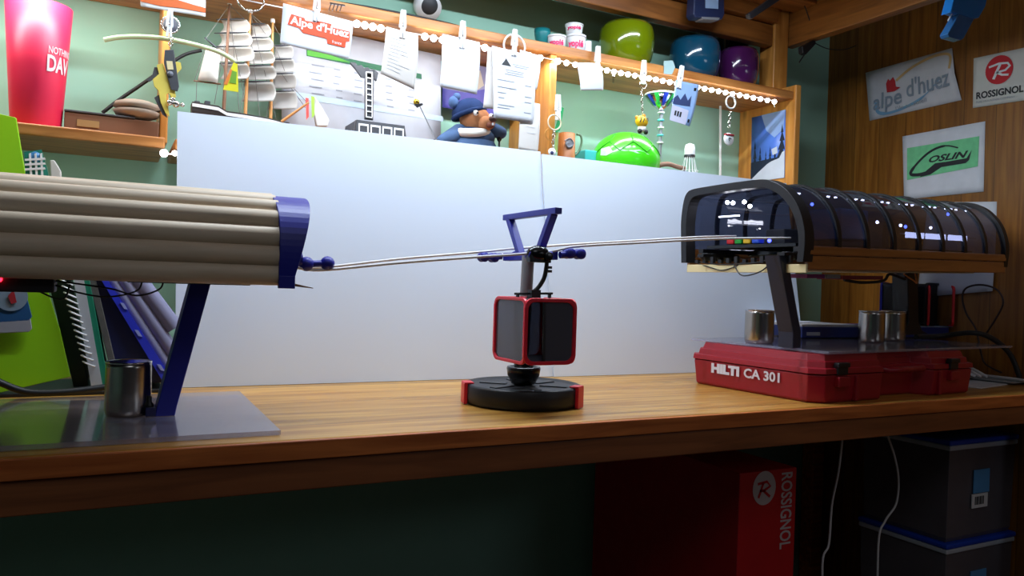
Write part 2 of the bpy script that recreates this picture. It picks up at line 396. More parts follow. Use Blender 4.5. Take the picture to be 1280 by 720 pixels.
mb = MB(); put_text(mb, f, 'PURE MOUNTAIN COMPANY', .07, .88, .80, .92, .0012); link('small_print', mb, M['ink'], t)
t, f = poster('poster', 'white sheet with a green band and a hand-drawn black swoosh logo on the panelled wall', [(1128, 170.5), (1231.5, 151.5), (1130, 249.5), (1229.5, 239.5)], cm('poster_grey', (222, 224, 232), .8))
mb = MB(); poly(mb, f, [(.06, .20), (.94, .20), (.93, .63), (.05, .70)], .0009); link('green_band', mb, cm('mint_crayon', (128, 214, 156), .8, var=.2, scale=60), t)
mb = MB(); A = 1.3
stroke(mb, f, smooth_pts([(.70, .32, 0), (.55, .26, 0), (.38, .30, 0), (.22, .43, 0), (.10, .60, 0), (.20, .64, 0), (.34, .62, 0)], 5), [.02]*6+[.035]*12+[.05]*6+[.05]*7, .0013, A)
poly(mb, f, [(.30, .60), (.42, .50), (.58, .50), (.80, .49), (.86, .38), (.83, .52), (.79, .56), (.50, .57), (.36, .66), (.22, .68)], .0014)
put_text(mb, f, 'OSLIN', .34, .38, .82, .48, .0013, slope=-.0, bold=.035, shear=.4); link('swoosh_logo', mb, M['dark_ink'], t)
t, f = poster('poster', 'curling white sheet with pale yellow and blue swooshes and a red figure', [(1082, 91), (1190, 60), (1087, 151), (1202, 125)], cm('poster_cool', (206, 206, 212), .8),
    lambda u, v: .012*math.sin(u*PI)*0+.010*max(0, u-.8)*5*(.5-abs(v-.5))*2)
mb = MB(); A = 1.9; stroke(mb, f, smooth_pts([(.36, .33, 0), (.55, .16, 0), (.80, .06, 0), (.97, .12, 0), (.95, .38, 0)], 5), .05, .0016, A); link('yellow_swoosh', mb, cm('ochre_print', (206, 172, 120), .8), t)
mb = MB(); stroke(mb, f, smooth_pts([(.10, .66, 0), (.12, .88, 0), (.30, .93, 0), (.60, .80, 0), (.84, .50, 0)], 5), [.07]*8+[.05]*8+[.02]*5, .0016, A); link('blue_swoosh', mb, cm('steel_blue_print', (120, 164, 196), .8), t)
mb = MB(); put_text(mb, f, 'alpe', .06, .50, .40, .92, .002, slope=-.02, bold=.015, shear=.15); put_text(mb, f, 'd\'huez', .46, .36, .94, .72, .002, slope=-.02, bold=.015, shear=.15); link('lettering', mb, cm('grey_letter', (140, 152, 166), .8), t)
mb = MB(); put_text(mb, f, "l'ile au soleil", .32, .84, .66, .92, .002, slope=-.04); link('small_print', mb, M['ink'], t)
mb = MB(); poly(mb, f, [(.24, .52), (.24, .34), (.27, .25), (.29, .30), (.33, .24), (.35, .33), (.35, .45), (.40, .48), (.33, .53)], .002); link('red_figure', mb, cm('logo_red2', (190, 40, 50), .7), t)
t, f = poster('poster', 'plain white sheet on the wall, half hidden by the smoked station canopy', [(1160, 253), (1246, 252), (1146, 372), (1244, 364)], M['paper'], lambda u, v: .012*v*v*u)
# ================================================================== lamp strips
def lamp(loc, sx, sy, en, tgt, col=(1, .97, .92), name='lamp_light', spread=PI):
    l = bpy.data.lights.new(name, 'AREA'); l.shape = 'RECTANGLE'; l.size = sx; l.size_y = sy; l.energy = en; l.color = col; l.spread = spread
    o = bpy.data.objects.new(name, l); COL.objects.link(o); o.location = loc
    o.rotation_euler = (V(tgt)-V(loc)).to_track_quat('-Z', 'Y').to_euler(); return o
def strip_lamp(x0, x1, y, z, n):
    t = thing('strip_lamp', 'slim row of small lights fixed under the bunk over the desk', 'lamp', ((x0+x1)/2, y, z))
    link('housing', MB().bb((x0, y-.014, z), (x1, y+.014, z+.012)), M['white'], t, bevel=.002)
    em = emis('strip_diode', (235, 240, 255), 60)
    for i in range(n):
        link('light_dot', MB().box((x0+(x1-x0)*(i+.5)/n, y, z-.0012), (.012, .010, .002)), em, t)
    return t
strip_lamp(0, 1.25, 1.19, .958, 40)
lamp((.66, 1.19, .95), 1.2, .03, 14, (.66, 1.28, 0), (.76, .88, 1), 'strip_lamp_light')
# beads under the upper shelf
st = thing('string_light', 'string of round white beads of light under the front of the upper shelf', 'string lights', (1.0, 1.525, .70))
bx = []
for a, bq, n in [(446, 476, 4), (531, 553, 3), (606, 606, 1), (662, 675, 2), (697, 719, 3), (750, 968, 26)]:
    for i in range(n):
        px = a+(bq-a)*i/max(1, n-1); p = at(px, 31+(px-445)*.1855, y=1.527); p.z = .709; bx.append(p)
p0 = bx[0]; link('cord', MB().tube([V((.18, 1.53, .716))]+[p+V((0, .006, .004)) for p in bx]+[bx[-1]+V((.01, .008, -.012))], .0012, 6), M['white'], st)
for x in (.30, .345): bx.append(V((x, 1.53, .712)))
for i, p in enumerate(bx): link('bead', MB().ball(p, .0062 if p.x > .9 else .0072, 12), M['led'], st)
for px in (767, 917): link('clear_clip', MB().bar(at(px, 93+(px-767)*.19, y=1.522)+V((0, 0, .008)), at(px, 93+(px-767)*.19, y=1.522)-V((0, 0, .02)), .006, .004), M['perspex'], st)
t = thing('string_light', 'two bright beads of light under the lower shelf by the edge of the white panel', 'string lights', at(211, 192, y=1.527))
for px, r in ((205, .0085), (218.5, .006)): link('bead', MB().ball(at(px, 191.5, y=1.50), r*.8, 12), M['led'], t)
link('cord', MB().tube([at(205, 186, y=1.505), at(206, 192, y=1.505), at(230, 194, y=1.505)], .001, 6), M['white'], t)
lamp((.75, 1.532, .703), 1.45, .012, 2.8, (.75, 1.64, .3), (.92, .96, 1), 'bead_light')
lamp((-.05, 1.535, .405), .5, .012, .25, (-.05, 1.62, .1), (1, .97, .92), 'bead_light')
lamp((-.20, 1.532, .703), .4, .012, 1.8, (-.2, 1.64, .3), (1, .97, .92), 'bead_light')
w = bpy.data.worlds.new('world'); S.world = w; w.use_nodes = True
w.node_tree.nodes['Background'].inputs[0].default_value = (.55, .6, .7, 1); w.node_tree.nodes['Background'].inputs[1].default_value = .02
lamp((1.7, -.7, .62), .55, .22, 1.0, (.9, 1.2, .15), (.8, .88, 1), 'fill_light')  # unseen area light added to give the canopy a pale highlight
lamp((.2, -.5, 1.5), .8, .8, 4.2, (.8, 1.3, .1), (.85, .9, 1), 'fill_light')  # unseen soft fill added to brighten front faces and the desk edge
t = thing('string_light', 'unseen string of small lights added along the front of the bunk', 'string lights', (1, .35, .93))  # added out of view so that its dots reflect in the canopy
for i in range(34): link('bead', MB().ball((.3+i*.045, .40, .95), .006, 8), M['led'], t)
link('cord', MB().tube([(.2, .40, .957), (1.85, .40, .957)], .0015, 6), M['white'], t)
S.view_settings.view_transform = 'Standard'; S.view_settings.look = 'None'; S.view_settings.gamma = 1; S.view_settings.exposure = 0
# ================================================================== cabin stations
# cross section of a station roof, from the rear foot over the top to the front foot
HALF = [(.150, 0), (.152, .03), (.151, .06), (.146, .088), (.135, .112), (.116, .132), (.092, .144), (.062, .150), (.03, .152), (0, .153)]
PROF = [(p.x, p.y) for p in smooth_pts([(-a, b, 0) for a, b in HALF] + [(a, b, 0) for a, b in HALF[-2::-1]], 4)]      # (y, z); first is front (-y)
ASYM = [(-.140, 0), (-.143, .03), (-.142, .055), (-.135, .082), (-.122, .108), (-.100, .132), (-.078, .145), (-.053, .153), (0, .154), (.08, .152), (.128, .149), (.143, .140), (.150, .122), (.155, .09), (.155, .06), (.153, 0)]
def resample(P, n):
    Ls = [0]
    for i in range(1, len(P)): Ls.append(Ls[-1]+math.dist(P[i-1], P[i]))
    out = []
    for k in range(n):
        s_ = Ls[-1]*k/(n-1); i = max(j for j in range(len(Ls)) if Ls[j] <= s_+1e-9); i = min(i, len(P)-2)
        u = (s_-Ls[i])/(Ls[i+1]-Ls[i]); out.append((P[i][0]+(P[i+1][0]-P[i][0])*u, P[i][1]+(P[i+1][1]-P[i][1])*u))
    return out
PR = resample([(p.x, p.y) for p in smooth_pts([(a, b, 0) for a, b in ASYM], 4)], 71)
def scale_prof(P, d):        # grow outward by d
    return [(y*(1+d/.15), z*(1+d/.15) if z > .01 else z) for y, z in P]
def arch(mb, x0, x1, din, dout, P=PR, slant=0):
    a = scale_prof(P, din); b_ = scale_prof(P, dout); rings = []
    for (yi, zi), (yo, zo) in zip(a, b_):
        s0 = slant*(zi/P[len(P)//2][1])
        rings.append([V((x0, yi, zi)), V((x0, yo, zo)), V((x1+s0, yo, zo)), V((x1+s0, yi, zi))])
    mb.loft(rings, closed=True, smooth=False, caps=True); return mb
def roller_bank(mb, c, n, pitch, r, w):
    for i in range(n): mb.lathe(V(c)+V(((i-(n-1)/2)*pitch, -w/2, 0)), [(0, 0), (r, 0), (r, w*.3), (r*.75, w*.4), (r*.75, w*.6), (r, w*.7), (r, w), (0, w)], 14, (0, 1, 0))
# ---------------- smoked station on the red case
ZC = .090       # top of the case
ang = math.radians(6)
LEN = .745
st = thing('cable_car_station', 'model cable car station with ribbed smoked canopy standing above the red case', 'model building', (0, 0, 0))
hood = MB().loft([[V((x, y, z)) for y, z in PR] for x in [.004+i*(LEN-.008)/16 for i in range(17)]])
link('smoked_canopy', hood, M['smoke'], st)
for i in range(9):
    x = LEN*i/8
    if i in (0, 8): continue
    link('rib', arch(MB(), x-.0058, x+.0058, .0005, .004), M['black'], st)
link('end_arch', arch(MB(), -.016, .012, -.009, .006), M['black'], st, bevel=.001, label='wide black arch framing the open end')
link('end_arch', arch(MB(), LEN-.008, LEN+.010, -.004, .006), M['black'], st, bevel=.001, label='black arch at the far end')
for s in (-1, 1):
    c_ = -.141 if s < 0 else .153
    link('side_rail', MB().bb((0, c_-.0045, -.014), (LEN, c_+.0045, .012)), M['rail'], st, bevel=.002)
    link('side_rail', MB().bb((.0, c_+s*.003-.004, .0125), (LEN, c_+s*.003+.004, .0305)), M['rail'], st, bevel=.004)
link('floor_board', MB().bb((-.004, -.136, -.016), (.62, .146, -.010)), M['cream'], st, bevel=.001)
link('floor_lip', MB().bb((-.010, -.148, -.020), (-.0045, .148, -.004)), M['cream'], st, bevel=.001)
# inside
link('machine_deck', MB().bb((.01, -.11, .030), (.66, .11, .036)), M['blackg'], st)
for y in (-.118, .118): link('guide_rail', MB().bb((.0, y-.006, .020), (.64, y+.006, .029)), M['black'], st)
for k, (y, c) in enumerate(((.066, (214, 40, 46)), (.045, (40, 160, 60)), (.023, (226, 180, 36)), (.001, (40, 84, 200)))):
    link('button_cap', MB().bb((.03, y-.0095, .0385), (.048, y+.0095, .052)), cm('button%d' % k, c, .4), st, bevel=.003, label=('red', 'green', 'yellow', 'blue')[k]+' square button')
link('motor_box', MB().bb((.20, -.075, .05), (.30, .0, .115)), cm('teal_blue', (24, 92, 150), .4), st, bevel=.004, label='blue box inside the station')
link('cabinet', MB().bb((.16, .03, .037), (.22, .08, .075)), M['dgrey'], st, bevel=.003)
link('bullwheel', MB().lathe((.14, 0, .014), [(0, 0), (.082, 0), (.086, .003), (.080, .006), (.086, .009), (.082, .012), (0, .012)], 40), M['blackg'], st)
link('status_light', MB().ball((.04, -.026, .044), .004, 10), M['ledblue'], st, label='blue light')
for y in (-.10, .10):
    mb = MB(); roller_bank(mb, (.035, y, .012), 5, .020, .0085, .012); mb.bb((-.02, y-.008, .012), (.09, y+.008, .018)); link('roller_bank', mb, M['black'], st)
mb = MB()
for pts in [[(-.006, .12, -.002), (-.012, .08, -.010), (-.012, .05, -.016), (-.012, .02, -.010), (-.006, 0, .0)], [(-.004, .13, .004), (-.01, .06, -.004), (-.01, -.02, -.002), (-.006, -.06, .004)], [(-.01, .02, -.004), (-.02, -.01, -.026), (-.015, -.05, -.018), (-.006, -.07, .002)]]:
    mb.tube(smooth_pts(pts), .0013, 6)
link('wiring', mb, M['rubber'], st)
mb = MB()
for i in range(12): mb.bb((-.0095, .125-i*.021, -.001), (-.002, .117-i*.021, .006+(i % 3)*.003))
link('terminal_strip', mb, M['black'], st)
# what hangs below
mb = MB().bb((.06, -.10, -.030), (.12, -.05, -.022)); link('circuit_board', mb, cm('purple_pcb', (120, 30, 110), .5), st, bevel=.001, label='purple circuit board')
link('circuit_board', MB().bb((.16, -.11, -.032), (.30, -.05, -.024)), cm('maroon_pcb', (120, 20, 50), .5), st, bevel=.001, label='dark red circuit board')
link('connector', MB().bb((.115, -.105, -.030), (.16, -.09, -.022)), M['grey'], st, bevel=.001)
link('loose_wire', MB().tube(smooth_pts([(.18, -.10, -.033), (.24, -.10, -.038), (.30, -.11, -.034), (.34, -.10, -.02), (.38, -.11, -.03), (.40, -.1, -.02)]), .003, 8), M['rubber'], st)
link('loose_wire', MB().tube(smooth_pts([(.36, -.12, -.020), (.39, -.125, -.034), (.41, -.12, -.038), (.42, -.11, -.018)]), .0016, 8), cm('orange_wire', (190, 110, 50), .5), st, label='orange looping wire')
em1 = emis('canopy_glint', (236, 238, 255), 30); em2 = emis('canopy_glint_blue', (90, 110, 255), 30)  # glowing dots added inside, in place of bright spots reflected on the canopy
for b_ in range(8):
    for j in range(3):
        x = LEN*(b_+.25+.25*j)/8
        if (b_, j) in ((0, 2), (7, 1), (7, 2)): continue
        link('light_dot', MB().box((x, -.088, .133), (.0055, .004, .003)), em1, st)
for x, y, z, e_ in ((.06, -.108, .112, em2), (.25, -.125, .085, em1), (.335, -.125, .082, em1), (.35, -.127, .080, em2), (.45, -.126, .082, em1), (.56, -.105, .118, em2), (.58, -.125, .088, em1)): link('light_dot', MB().ball((x, y, z), .0035, 8), e_, st)  # lower row of added glints, some bluish
link('glint_rail', MB().bb((.33, -.128, .0645), (.64, -.126, .0655)), M['chrome'], st)  # thin chrome strip added behind the glowing reflection bars
for x0, x1 in ((.352, .412), (.43, .50), (.522, .592)): link('reflection_bar', MB().bb((x0-.004, -.1295, .057), (x1+.006, -.1275, .069)), emis('reflection_bar', (232, 236, 255), 9), st)  # glowing bars added in place of a white reflection on the canopy
for y, z in ((.10, .130), (.085, .128), (.055, .128), (.04, .118)): link('light_dot', MB().ball((.06, y, z), .0042, 8), em1, st)  # added glints seen through the open end
link('reflection_bar', MB().bb((.05, .06, .098), (.053, .115, .101)), emis('reflection_bar2', (220, 228, 255), 4), st)  # thin glowing line added in place of a reflection inside the arch
# pillars: tops under the floor, feet on the clear sheet
dz = .259-(ZC+.006)     # height of the floor above the clear sheet
def pillar(x0, x1, y0, y1, w, th, foot, z1=-.016):
    mb = MB(); zf = -dz
    secs = [(z1, x0, w), (z1-.03, x0+(x1-x0)*.2, w), (zf+.03, x1, w), (zf+.008, x1, w+foot*.4), (zf, x1, w+foot)]
    rings = []
    for z, x, ww in secs: rings.append([V((x-ww/2, y0, z)), V((x+ww/2, y0, z)), V((x+ww/2, y1, z)), V((x-ww/2, y1, z))])
    return mb.loft(rings, closed=True, smooth=False, caps=True)
link('pillar', pillar(-.018, .026, -.105, -.070, .024, .04, .0, .012), cm('pillar_slate', (26, 32, 52), .5), st, bevel=.002, label='near pillar')
link('pillar', pillar(.572, .580, -.02, .02, .044, .05, .085), M['black'], st, bevel=.002, label='far pillar with flared foot')
STL = V((1.125, 1.165, .259)); st.location = STL; st.rotation_euler = (0, math.radians(-1.5), ang)
# ---------------- slatted station at the left
s2 = thing('cable_car_station', 'model cable car station roofed with pale dowels and a blue end band', 'model building', (0, 0, 0))
ZL = .007; zb = .200; XE = .197
LW = 1.0
PRD = resample([(y*.985, z*.65) for y, z in PROF], 19)
for i, (y, z) in enumerate(PRD):
    link('dowel', MB().tube([(-.62, y, z+.003), (-.2, y, z+.003), (XE-.004, y, z+.003)], .0138, 14), M['dowel'], s2)
link('inner_deck', MB().bb((-.62, -.150, -.008), (XE-.004, .150, -.003)), M['black'], s2)
link('blue_end_band', arch(MB(), XE-.008, XE+.012, .010, .0155, resample([(y*.985, z*.67) for y, z in PROF], 61), slant=.026), M['blue'], s2, bevel=.0008)
# lower edge of the band
for s in (-1, 1): link('band_foot', MB().bb((XE-.008, s*.161-.0045, -.014), (XE+.012, s*.161+.0045, .002)), M['blue'], s2, bevel=.0008)
link('end_bracket', MB().bb((XE+.004, -.055, .020), (XE+.030, -.025, .062)).bb((XE+.022, -.058, .044), (XE+.040, -.022, .062)), M['blue'], s2, bevel=.002)
mb = MB()
mb.tube([(XE+.005, -.045, .026), (XE+.045, -.045, .026)], .010, 14); mb.ball((XE+.052, -.045, .020), .0105, 16); mb.tube([(XE+.052, -.045, .020), (XE+.080, -.045, .022)], .005, 10); mb.ball((XE+.082, -.045, .022), .0105, 16)
link('roller_arm', mb, M['blue'], s2)
mb = MB()
mb.tube([(XE+.005, .045, .026), (XE+.045, .045, .026)], .010, 14); mb.ball((XE+.046, .045, .026), .0115, 16)
link('roller_arm', mb, M['navy'], s2)
link('cable_clip', MB().bb((XE+.012, -.05, .004), (XE+.030, -.035, .013)), M['black'], s2, bevel=.001)
link('pointed_strip', MB().add([V((XE-.004, -.12, -.003)), V((XE+.05, -.10, -.013)), V((XE-.004, -.09, -.003)), V((XE-.004, -.12, -.009)), V((XE+.05, -.10, -.014)), V((XE-.004, -.09, -.009))], [(0, 1, 2), (5, 4, 3), (0, 3, 4, 1), (1, 4, 5, 2), (2, 5, 3, 0)]), M['brown'], s2)
# pillar with foot
xa, xb = .114, .070
mb = MB(); rings = []
for z, x, ww in ((-.004, xa, .026), (-(zb-ZL)+.012, xb+.004, .025), (-(zb-ZL)+.0005, xb+.002, .025)):
    rings.append([V((x-ww/2, -.018, z)), V((x+ww/2, -.018, z)), V((x+ww/2, .022, z)), V((x-ww/2, .022, z))])
mb.loft(rings, closed=True, smooth=False, caps=True); link('pillar', mb, M['blue'], s2, bevel=.0015, label='slanting blue pillar on the clear sheet')
link('foot_plate', MB().bb((xb-.022, -.018, -(zb-ZL)+.0005), (xb-.009, .02, -(zb-ZL)+.012)), M['navy'], s2, bevel=.001)
link('foot_bolt', MB().lathe((xb-.0165, -.006, -(zb-ZL)+.012), [(.005, 0), (.005, .004), (.0025, .006), (.0025, .014), (0, .015)], 10), M['black'], s2)
link('pillar', MB().bb((-.42, -.02, -(zb-ZL)+.0005), (-.385, .02, -.006)), M['blue'], s2, bevel=.0015)
# electronics below
link('controller', MB().bb((-.20, -.14, -.026), (-.055, -.09, -.010)), M['black'], s2, bevel=.002)
link('status_light', MB().ball(V((-.108, -.1425, -.012)), .0035, 10), M['ledred'], s2, label='glowing red light')
mb = MB()
for pts in [[(-.06, -.12, -.016), (-.03, -.12, -.026), (0.0, -.12, -.030), (.03, -.12, -.022), (.036, -.12, -.008)], [(-.06, -.12, -.012), (0, -.11, -.02), (.03, -.11, -.028), (.055, -.11, -.02), (.06, -.11, -.008)], [(-.09, -.12, -.014), (-.05, -.125, -.034), (-.04, -.125, -.016)]]:
    mb.tube(smooth_pts(pts), .0011, 6)
link('wiring', mb, M['rubber'], s2)
link('underside_strip', MB().bb((.02, -.13, -.012), (.16, -.10, -.008)), M['dgrey'], s2)
s2.location = (0, 1.165, zb)
# ---------------- clear sheets
def quadbox(pts, z, t): 
    mb = MB(); a = [V((p[0], p[1], z)) for p in pts]; b2 = [V((p[0], p[1], z+t)) for p in pts]; n = len(pts)
    return mb.add(a+b2, [tuple(range(n))[::-1], tuple(range(n, 2*n))]+[(i, (i+1) % n, (i+1) % n+n, i+n) for i in range(n)])
tag(link('clear_sheet', quadbox([(-.75, 1.0), (.198, 1.004), (.200, 1.368), (-.75, 1.37)], .0005, .0062), M['perspexw'], bevel=.001), 'clear plastic base sheet lying on the desk under the blue pillar', 'plastic sheet', 'clear base sheets')
c0, s0 = math.cos(ang), math.sin(ang)
def rot(x, y, o=(1.172, .995)): return (o[0]+x*c0-y*s0, o[1]+x*s0+y*c0)
tag(link('clear_sheet', quadbox([rot(0, 0), rot(.70, 0), rot(.70, .34), rot(0, .34)], ZC+.0006, .0048), M['perspexw'], bevel=.001), 'clear plastic base sheet lying across the red case', 'plastic sheet', 'clear base sheets')
# ---------------- red tool case
cs = thing('tool_case', 'red plastic tool case with black latches carrying the smoked station', 'case', (0, 0, 0))
W, D, H = .52, .335, .089
def outline(w, d, c): return [(c, 0), (w-c, 0), (w, c), (w, d-c), (w-c, d), (c, d), (0, d-c), (0, c)]
def shell(mb, zs, ins, ch=.022, notch=True):
    rings = []
    for z, i in zip(zs, ins):
        O = outline(W-2*i, D-2*i, ch)
        pts = [(x+i, y+i) for x, y in O]
        if notch:   # recessed handle bay in the front
            nx0, nx1, dp = .19, .36, .034
            fr = [pts[0], (nx0, i), (nx0+.018, i+dp), (nx1-.018, i+dp), (nx1, i)]; pts = fr+pts[1:]
        rings.append([V((x, y, z)) for x, y in pts])
    return mb.loft(rings, closed=True, smooth=False, caps=True)
link('base_shell', shell(MB(), [0, .004, .040, .052, .0525], [.008, .004, .001, .000, .004]), M['casered'], cs, bevel=.003)
link('lid', shell(MB(), [.0535, .054, .064, .0645, .076, .0765, H], [.003, -.002, -.001, .006, .008, .012, .016]), M['casered'], cs, bevel=.003)
link('handle', MB().tube([(.215, .022, .056), (.215, .008, .056), (.335, .008, .056), (.335, .022, .056)], .0065, 12), M['casered'], cs)
for x in (.065, .425):
    la = link('latch', MB().bb((x-.015, -.005, .052), (x+.015, .006, .072)).bb((x-.017, -.008, .066), (x+.017, .004, .075)), M['black'], cs, bevel=.002)
    link('latch_hook', MB().bb((x-.016, -.0085, .030), (x+.016, .004, .049)), M['casered'], la, bevel=.002)
for x in (.105, .375): link('rib_column', MB().bb((x, -.004, .002), (x+.010, .006, .050)), M['casered'], cs, bevel=.002)
def lf(u, v, o=0): return V((-.0012-o+.0025*max(0, (v-.4)), D-.05-(D-.095)*u, .050-.048*v+.002))
mb = MB(); put_text(mb, lf, 'HILTI', .10, .06, .42, .48, .001, bold=.07); put_text(mb, lf, 'CA 301', .47, .08, .84, .48, .001, bold=.03); link('lettering', mb, M['lettering'], cs)
p = at(1004, 500, z=0); cs.location = (1.141, .991, .0005); cs.rotation_euler = (0, 0, math.radians(3.3))
# ================================================================== turntable and pylon
TC = V((.628, 1.16, 0))
tt = thing('turntable', 'round black rotating stand with red rim clips on the middle of the desk', 'stand', TC)
link('disc', MB().lathe(TC, [(.094, .001), (.098, .004), (.1, .010), (.1, .030), (.098, .033), (.094, .034), (.090, .031), (.084, .0305), (0, .0305)], 64), M['black'], tt)
link('foot_ring', MB().lathe(TC, [(.075, 0), (.085, 0), (.085, .003), (.075, .003)], 48), M['dgrey'], tt)
mb = MB()
for i in range(6):
    a = .35+i*PI/3; mb.box(TC+V((math.cos(a)*.052, math.sin(a)*.052, .0315)), (.046, .014, .002), (0, 0, a))
link('raised_web', mb, M['black'], tt, bevel=.0008)
for a in (168, -52, 60):
    a = math.radians(a); mb = MB(); q = TC+V((math.cos(a)*.1015, math.sin(a)*.1015, .018)); mb.box(q, (.006, .026, .034), (0, 0, a)); mb.box(TC+V((math.cos(a)*.096, math.sin(a)*.096, .0355)), (.016, .026, .003), (0, 0, a))
    link('rim_clip', mb, M['red'], tt, bevel=.001)
link('socket', MB().lathe(TC+V((0, 0, .031)), [(.014, 0), (.020, .002), (.027, .016), (.029, .028), (.028, .031), (.024, .031), (.020, .026), (0, .026)], 32), M['blackg'], tt, label='glossy black cup in the centre')
py = thing('pylon', 'model cable car pylon with blue gantry and roller arms standing in the turntable socket', 'model tower', TC+V((0, 0, .058)))
PX = .632
link('ball_foot', MB().ball(TC+V((0, 0, .066)), .017, 20), M['blackg'], py)
link('mast', MB().tube([(PX-.004, 1.165, .068), (PX-.002, 1.16, .25)], .0105, 24), M['grey'], py)
YN, YF = 1.072, 1.25
link('crossarm', MB().bar((PX, YN+.006, .249), (PX, YF-.006, .249), .016, .014), M['blue'], py, bevel=.001)
link('gantry_top', MB().bar((PX, YN-.005, .320), (PX, YF+.003, .320), .013, .010), M['blue'], py, bevel=.001)
for a, c in (((PX, 1.084, .317), (PX, 1.128, .252)), ((PX, 1.236, .317), (PX, 1.190, .252))): link('gantry_leg', MB().bar(a, c, .011, .013, (1, 0, 0)), M['blue'], py, bevel=.001)
for y in (YN, YF):
    for s in (-1, 1):
        mb = MB(); mb.tube([(PX+s*.008, y, .250), (PX+s*.044, y, .250+s*.003)], .0058, 10)
        for k in (.024, .044): mb.lathe((PX+s*k, y-.008, .250+s*.003), [(0, 0), (.0085, 0), (.0085, .005), (.006, .007), (.006, .009), (.0085, .011), (.0085, .016), (0, .016)], 16, (0, 1, 0))
        link('roller_arm', mb, M['blue'], py)
tag(link('antenna_wire', MB().tube([(.68, 1.40, .487), (.672, 1.30, .42), (.664, 1.18, .327)], .0006, 6), M['rubber']), 'thin dark thread running from the panel top down to the pylon', 'thread') if False else None
# ================================================================== ropes
def pxl(pts, y): return [at(a, c, y=y(a) if callable(y) else y) for a, c in pts]
yn = lambda a: YN if a < 715 else YN+(1.075-YN)*(a-715)/280
tag(link('haul_rope', MB().tube(smooth_pts([V((.236, 1.115, .214))]+pxl([(404, 337.5), (500, 328.5), (600, 321), (640, 318.5), (690, 314), (722, 308), (800, 303.5), (862, 300)], lambda a: 1.12-(1.12-YN)*min(1, max(0, (a-400)/220)))+pxl([(920, 298), (988, 297.5)], 1.075), 5), .0020, 8), M['cord']), 'nearer white rope strung between the two stations over the pylon', 'rope', 'ropes between the stations')
tag(link('haul_rope', MB().tube(smooth_pts([V((.236, 1.21, .216))]+pxl([(404, 334), (500, 323.5), (606, 314.5)], YF)+pxl([(640, 311), (722, 305), (800, 300.5), (868, 296.5), (920, 295)], YF), 5), .0020, 8), M['cord']), 'farther white rope strung between the two stations over the pylon', 'rope', 'ropes between the stations')
# ================================================================== gondola
yg = 1.052
A0 = at(655, 455, y=yg-.028); xg0 = A0.x; xg1 = at(719, 450, y=yg-.028).x; zg0 = .079; zg1 = at(690, 373, y=yg-.028).z
D_ = .108
print('gondola', xg0, xg1, zg0, zg1)
g = thing('gondola_cabin', 'red framed cable car cabin with smoked windows hanging from the nearer rope', 'model gondola', ((xg0+xg1)/2, yg+.02, zg0))
def rrect(w, h, r, n=6, bow=.0):
    P = []
    for cx, cy, a0 in ((w/2-r, h/2-r, 0), (-w/2+r, h/2-r, PI/2), (-w/2+r, -h/2+r, PI), (w/2-r, -h/2+r, 1.5*PI)):
        for i in range(n+1): a = a0+PI/2*i/n; P.append((cx+r*math.cos(a), cy+r*math.sin(a)))
    return [(x*(1+bow*math.cos(y/h*PI)), y) for x, y in P]
def ringframe(mb, C, ux, uz, uy, w, h, t, dep, r=.014, bow=.06):
    o = rrect(w, h, r, bow=bow); i_ = rrect(w-2*t, h-2*t, max(.002, r-t*.5), bow=bow); rings = []
    for (a, c), (e, f_) in zip(o, i_):
        P0 = C+ux*a+uz*c; P1 = C+ux*e+uz*f_; rings.append([P0, P1, P1+uy*dep, P0+uy*dep])
    rings.append(rings[0]); return mb.loft(rings, closed=True, smooth=False)
ux, uy, uz = V((1, 0, 0)), V((0, 1, 0)), V((0, 0, 1))
Wg = xg1-xg0; Hg = zg1-zg0; Cg = V(((xg0+xg1)/2, yg-.028, (zg0+zg1)/2))
link('cabin_frame', ringframe(MB(), Cg, ux, uz, uy, Wg, Hg, .006, .006), M['red'], g, bevel=.0012, label='front red frame')
link('cabin_frame', ringframe(MB(), Cg+uy*(D_-.006), ux, uz, uy, Wg, Hg, .006, .006), M['red'], g, bevel=.0012, label='rear red frame')
Cs = V((xg0-.0005, yg-.028+D_/2, (zg0+zg1)/2))
link('side_frame', ringframe(MB(), Cs, uy, uz, ux, D_, Hg, .005, .005, bow=0.02), M['red'], g, bevel=.0012)
link('side_frame', ringframe(MB(), Cs+ux*(Wg-.004), uy, uz, ux, D_, Hg, .005, .005, bow=0.02), M['red'], g, bevel=.0012)
def pane(C, a, bq, w, h, th, r=.008): 
    mb = MB(); nrm = a.cross(bq).normalized(); P = rrect(w, h, r)
    return mb.prism(P, lambda x, y: C+a*x+bq*y, lambda x, y: C+a*x+bq*y+nrm*th)
link('side_window', pane(Cs+ux*.003, uy, uz, D_-.008, Hg-.010, .001), M['window'], g)
link('side_window', pane(Cs+ux*(Wg-.003), uy, uz, D_-.008, Hg-.010, .001), M['window'], g)
link('door_panel', pane(Cg+uy*.004+ux*(Wg*.17), ux, uz, Wg*.58, Hg-.012, .001), M['window'], g, label='front window right of the door gap')
link('door_edge', MB().bar(Cg+V((-Wg*.12, .004, Hg/2-.006)), Cg+V((-Wg*.10, .004, -Hg/2+.006)), .004, .003, (0, 1, 0)), M['black'], g)
link('rear_window', pane(Cg+uy*(D_-.004)+ux*(Wg*.17), ux, uz, Wg*.58, Hg-.012, .001), M['window'], g)
link('roof', MB().bb((xg0+.004, yg-.024, zg1-.007), (xg1-.004, yg-.032+D_, zg1-.002)), M['black'], g, bevel=.002)
link('cabin_floor', MB().bb((xg0+.004, yg-.024, zg0+.002), (xg1-.004, yg-.032+D_, zg0+.006)), M['dgrey'], g, bevel=.001)
zt = zg1; gx = at(668, 345, y=yg+.02).x
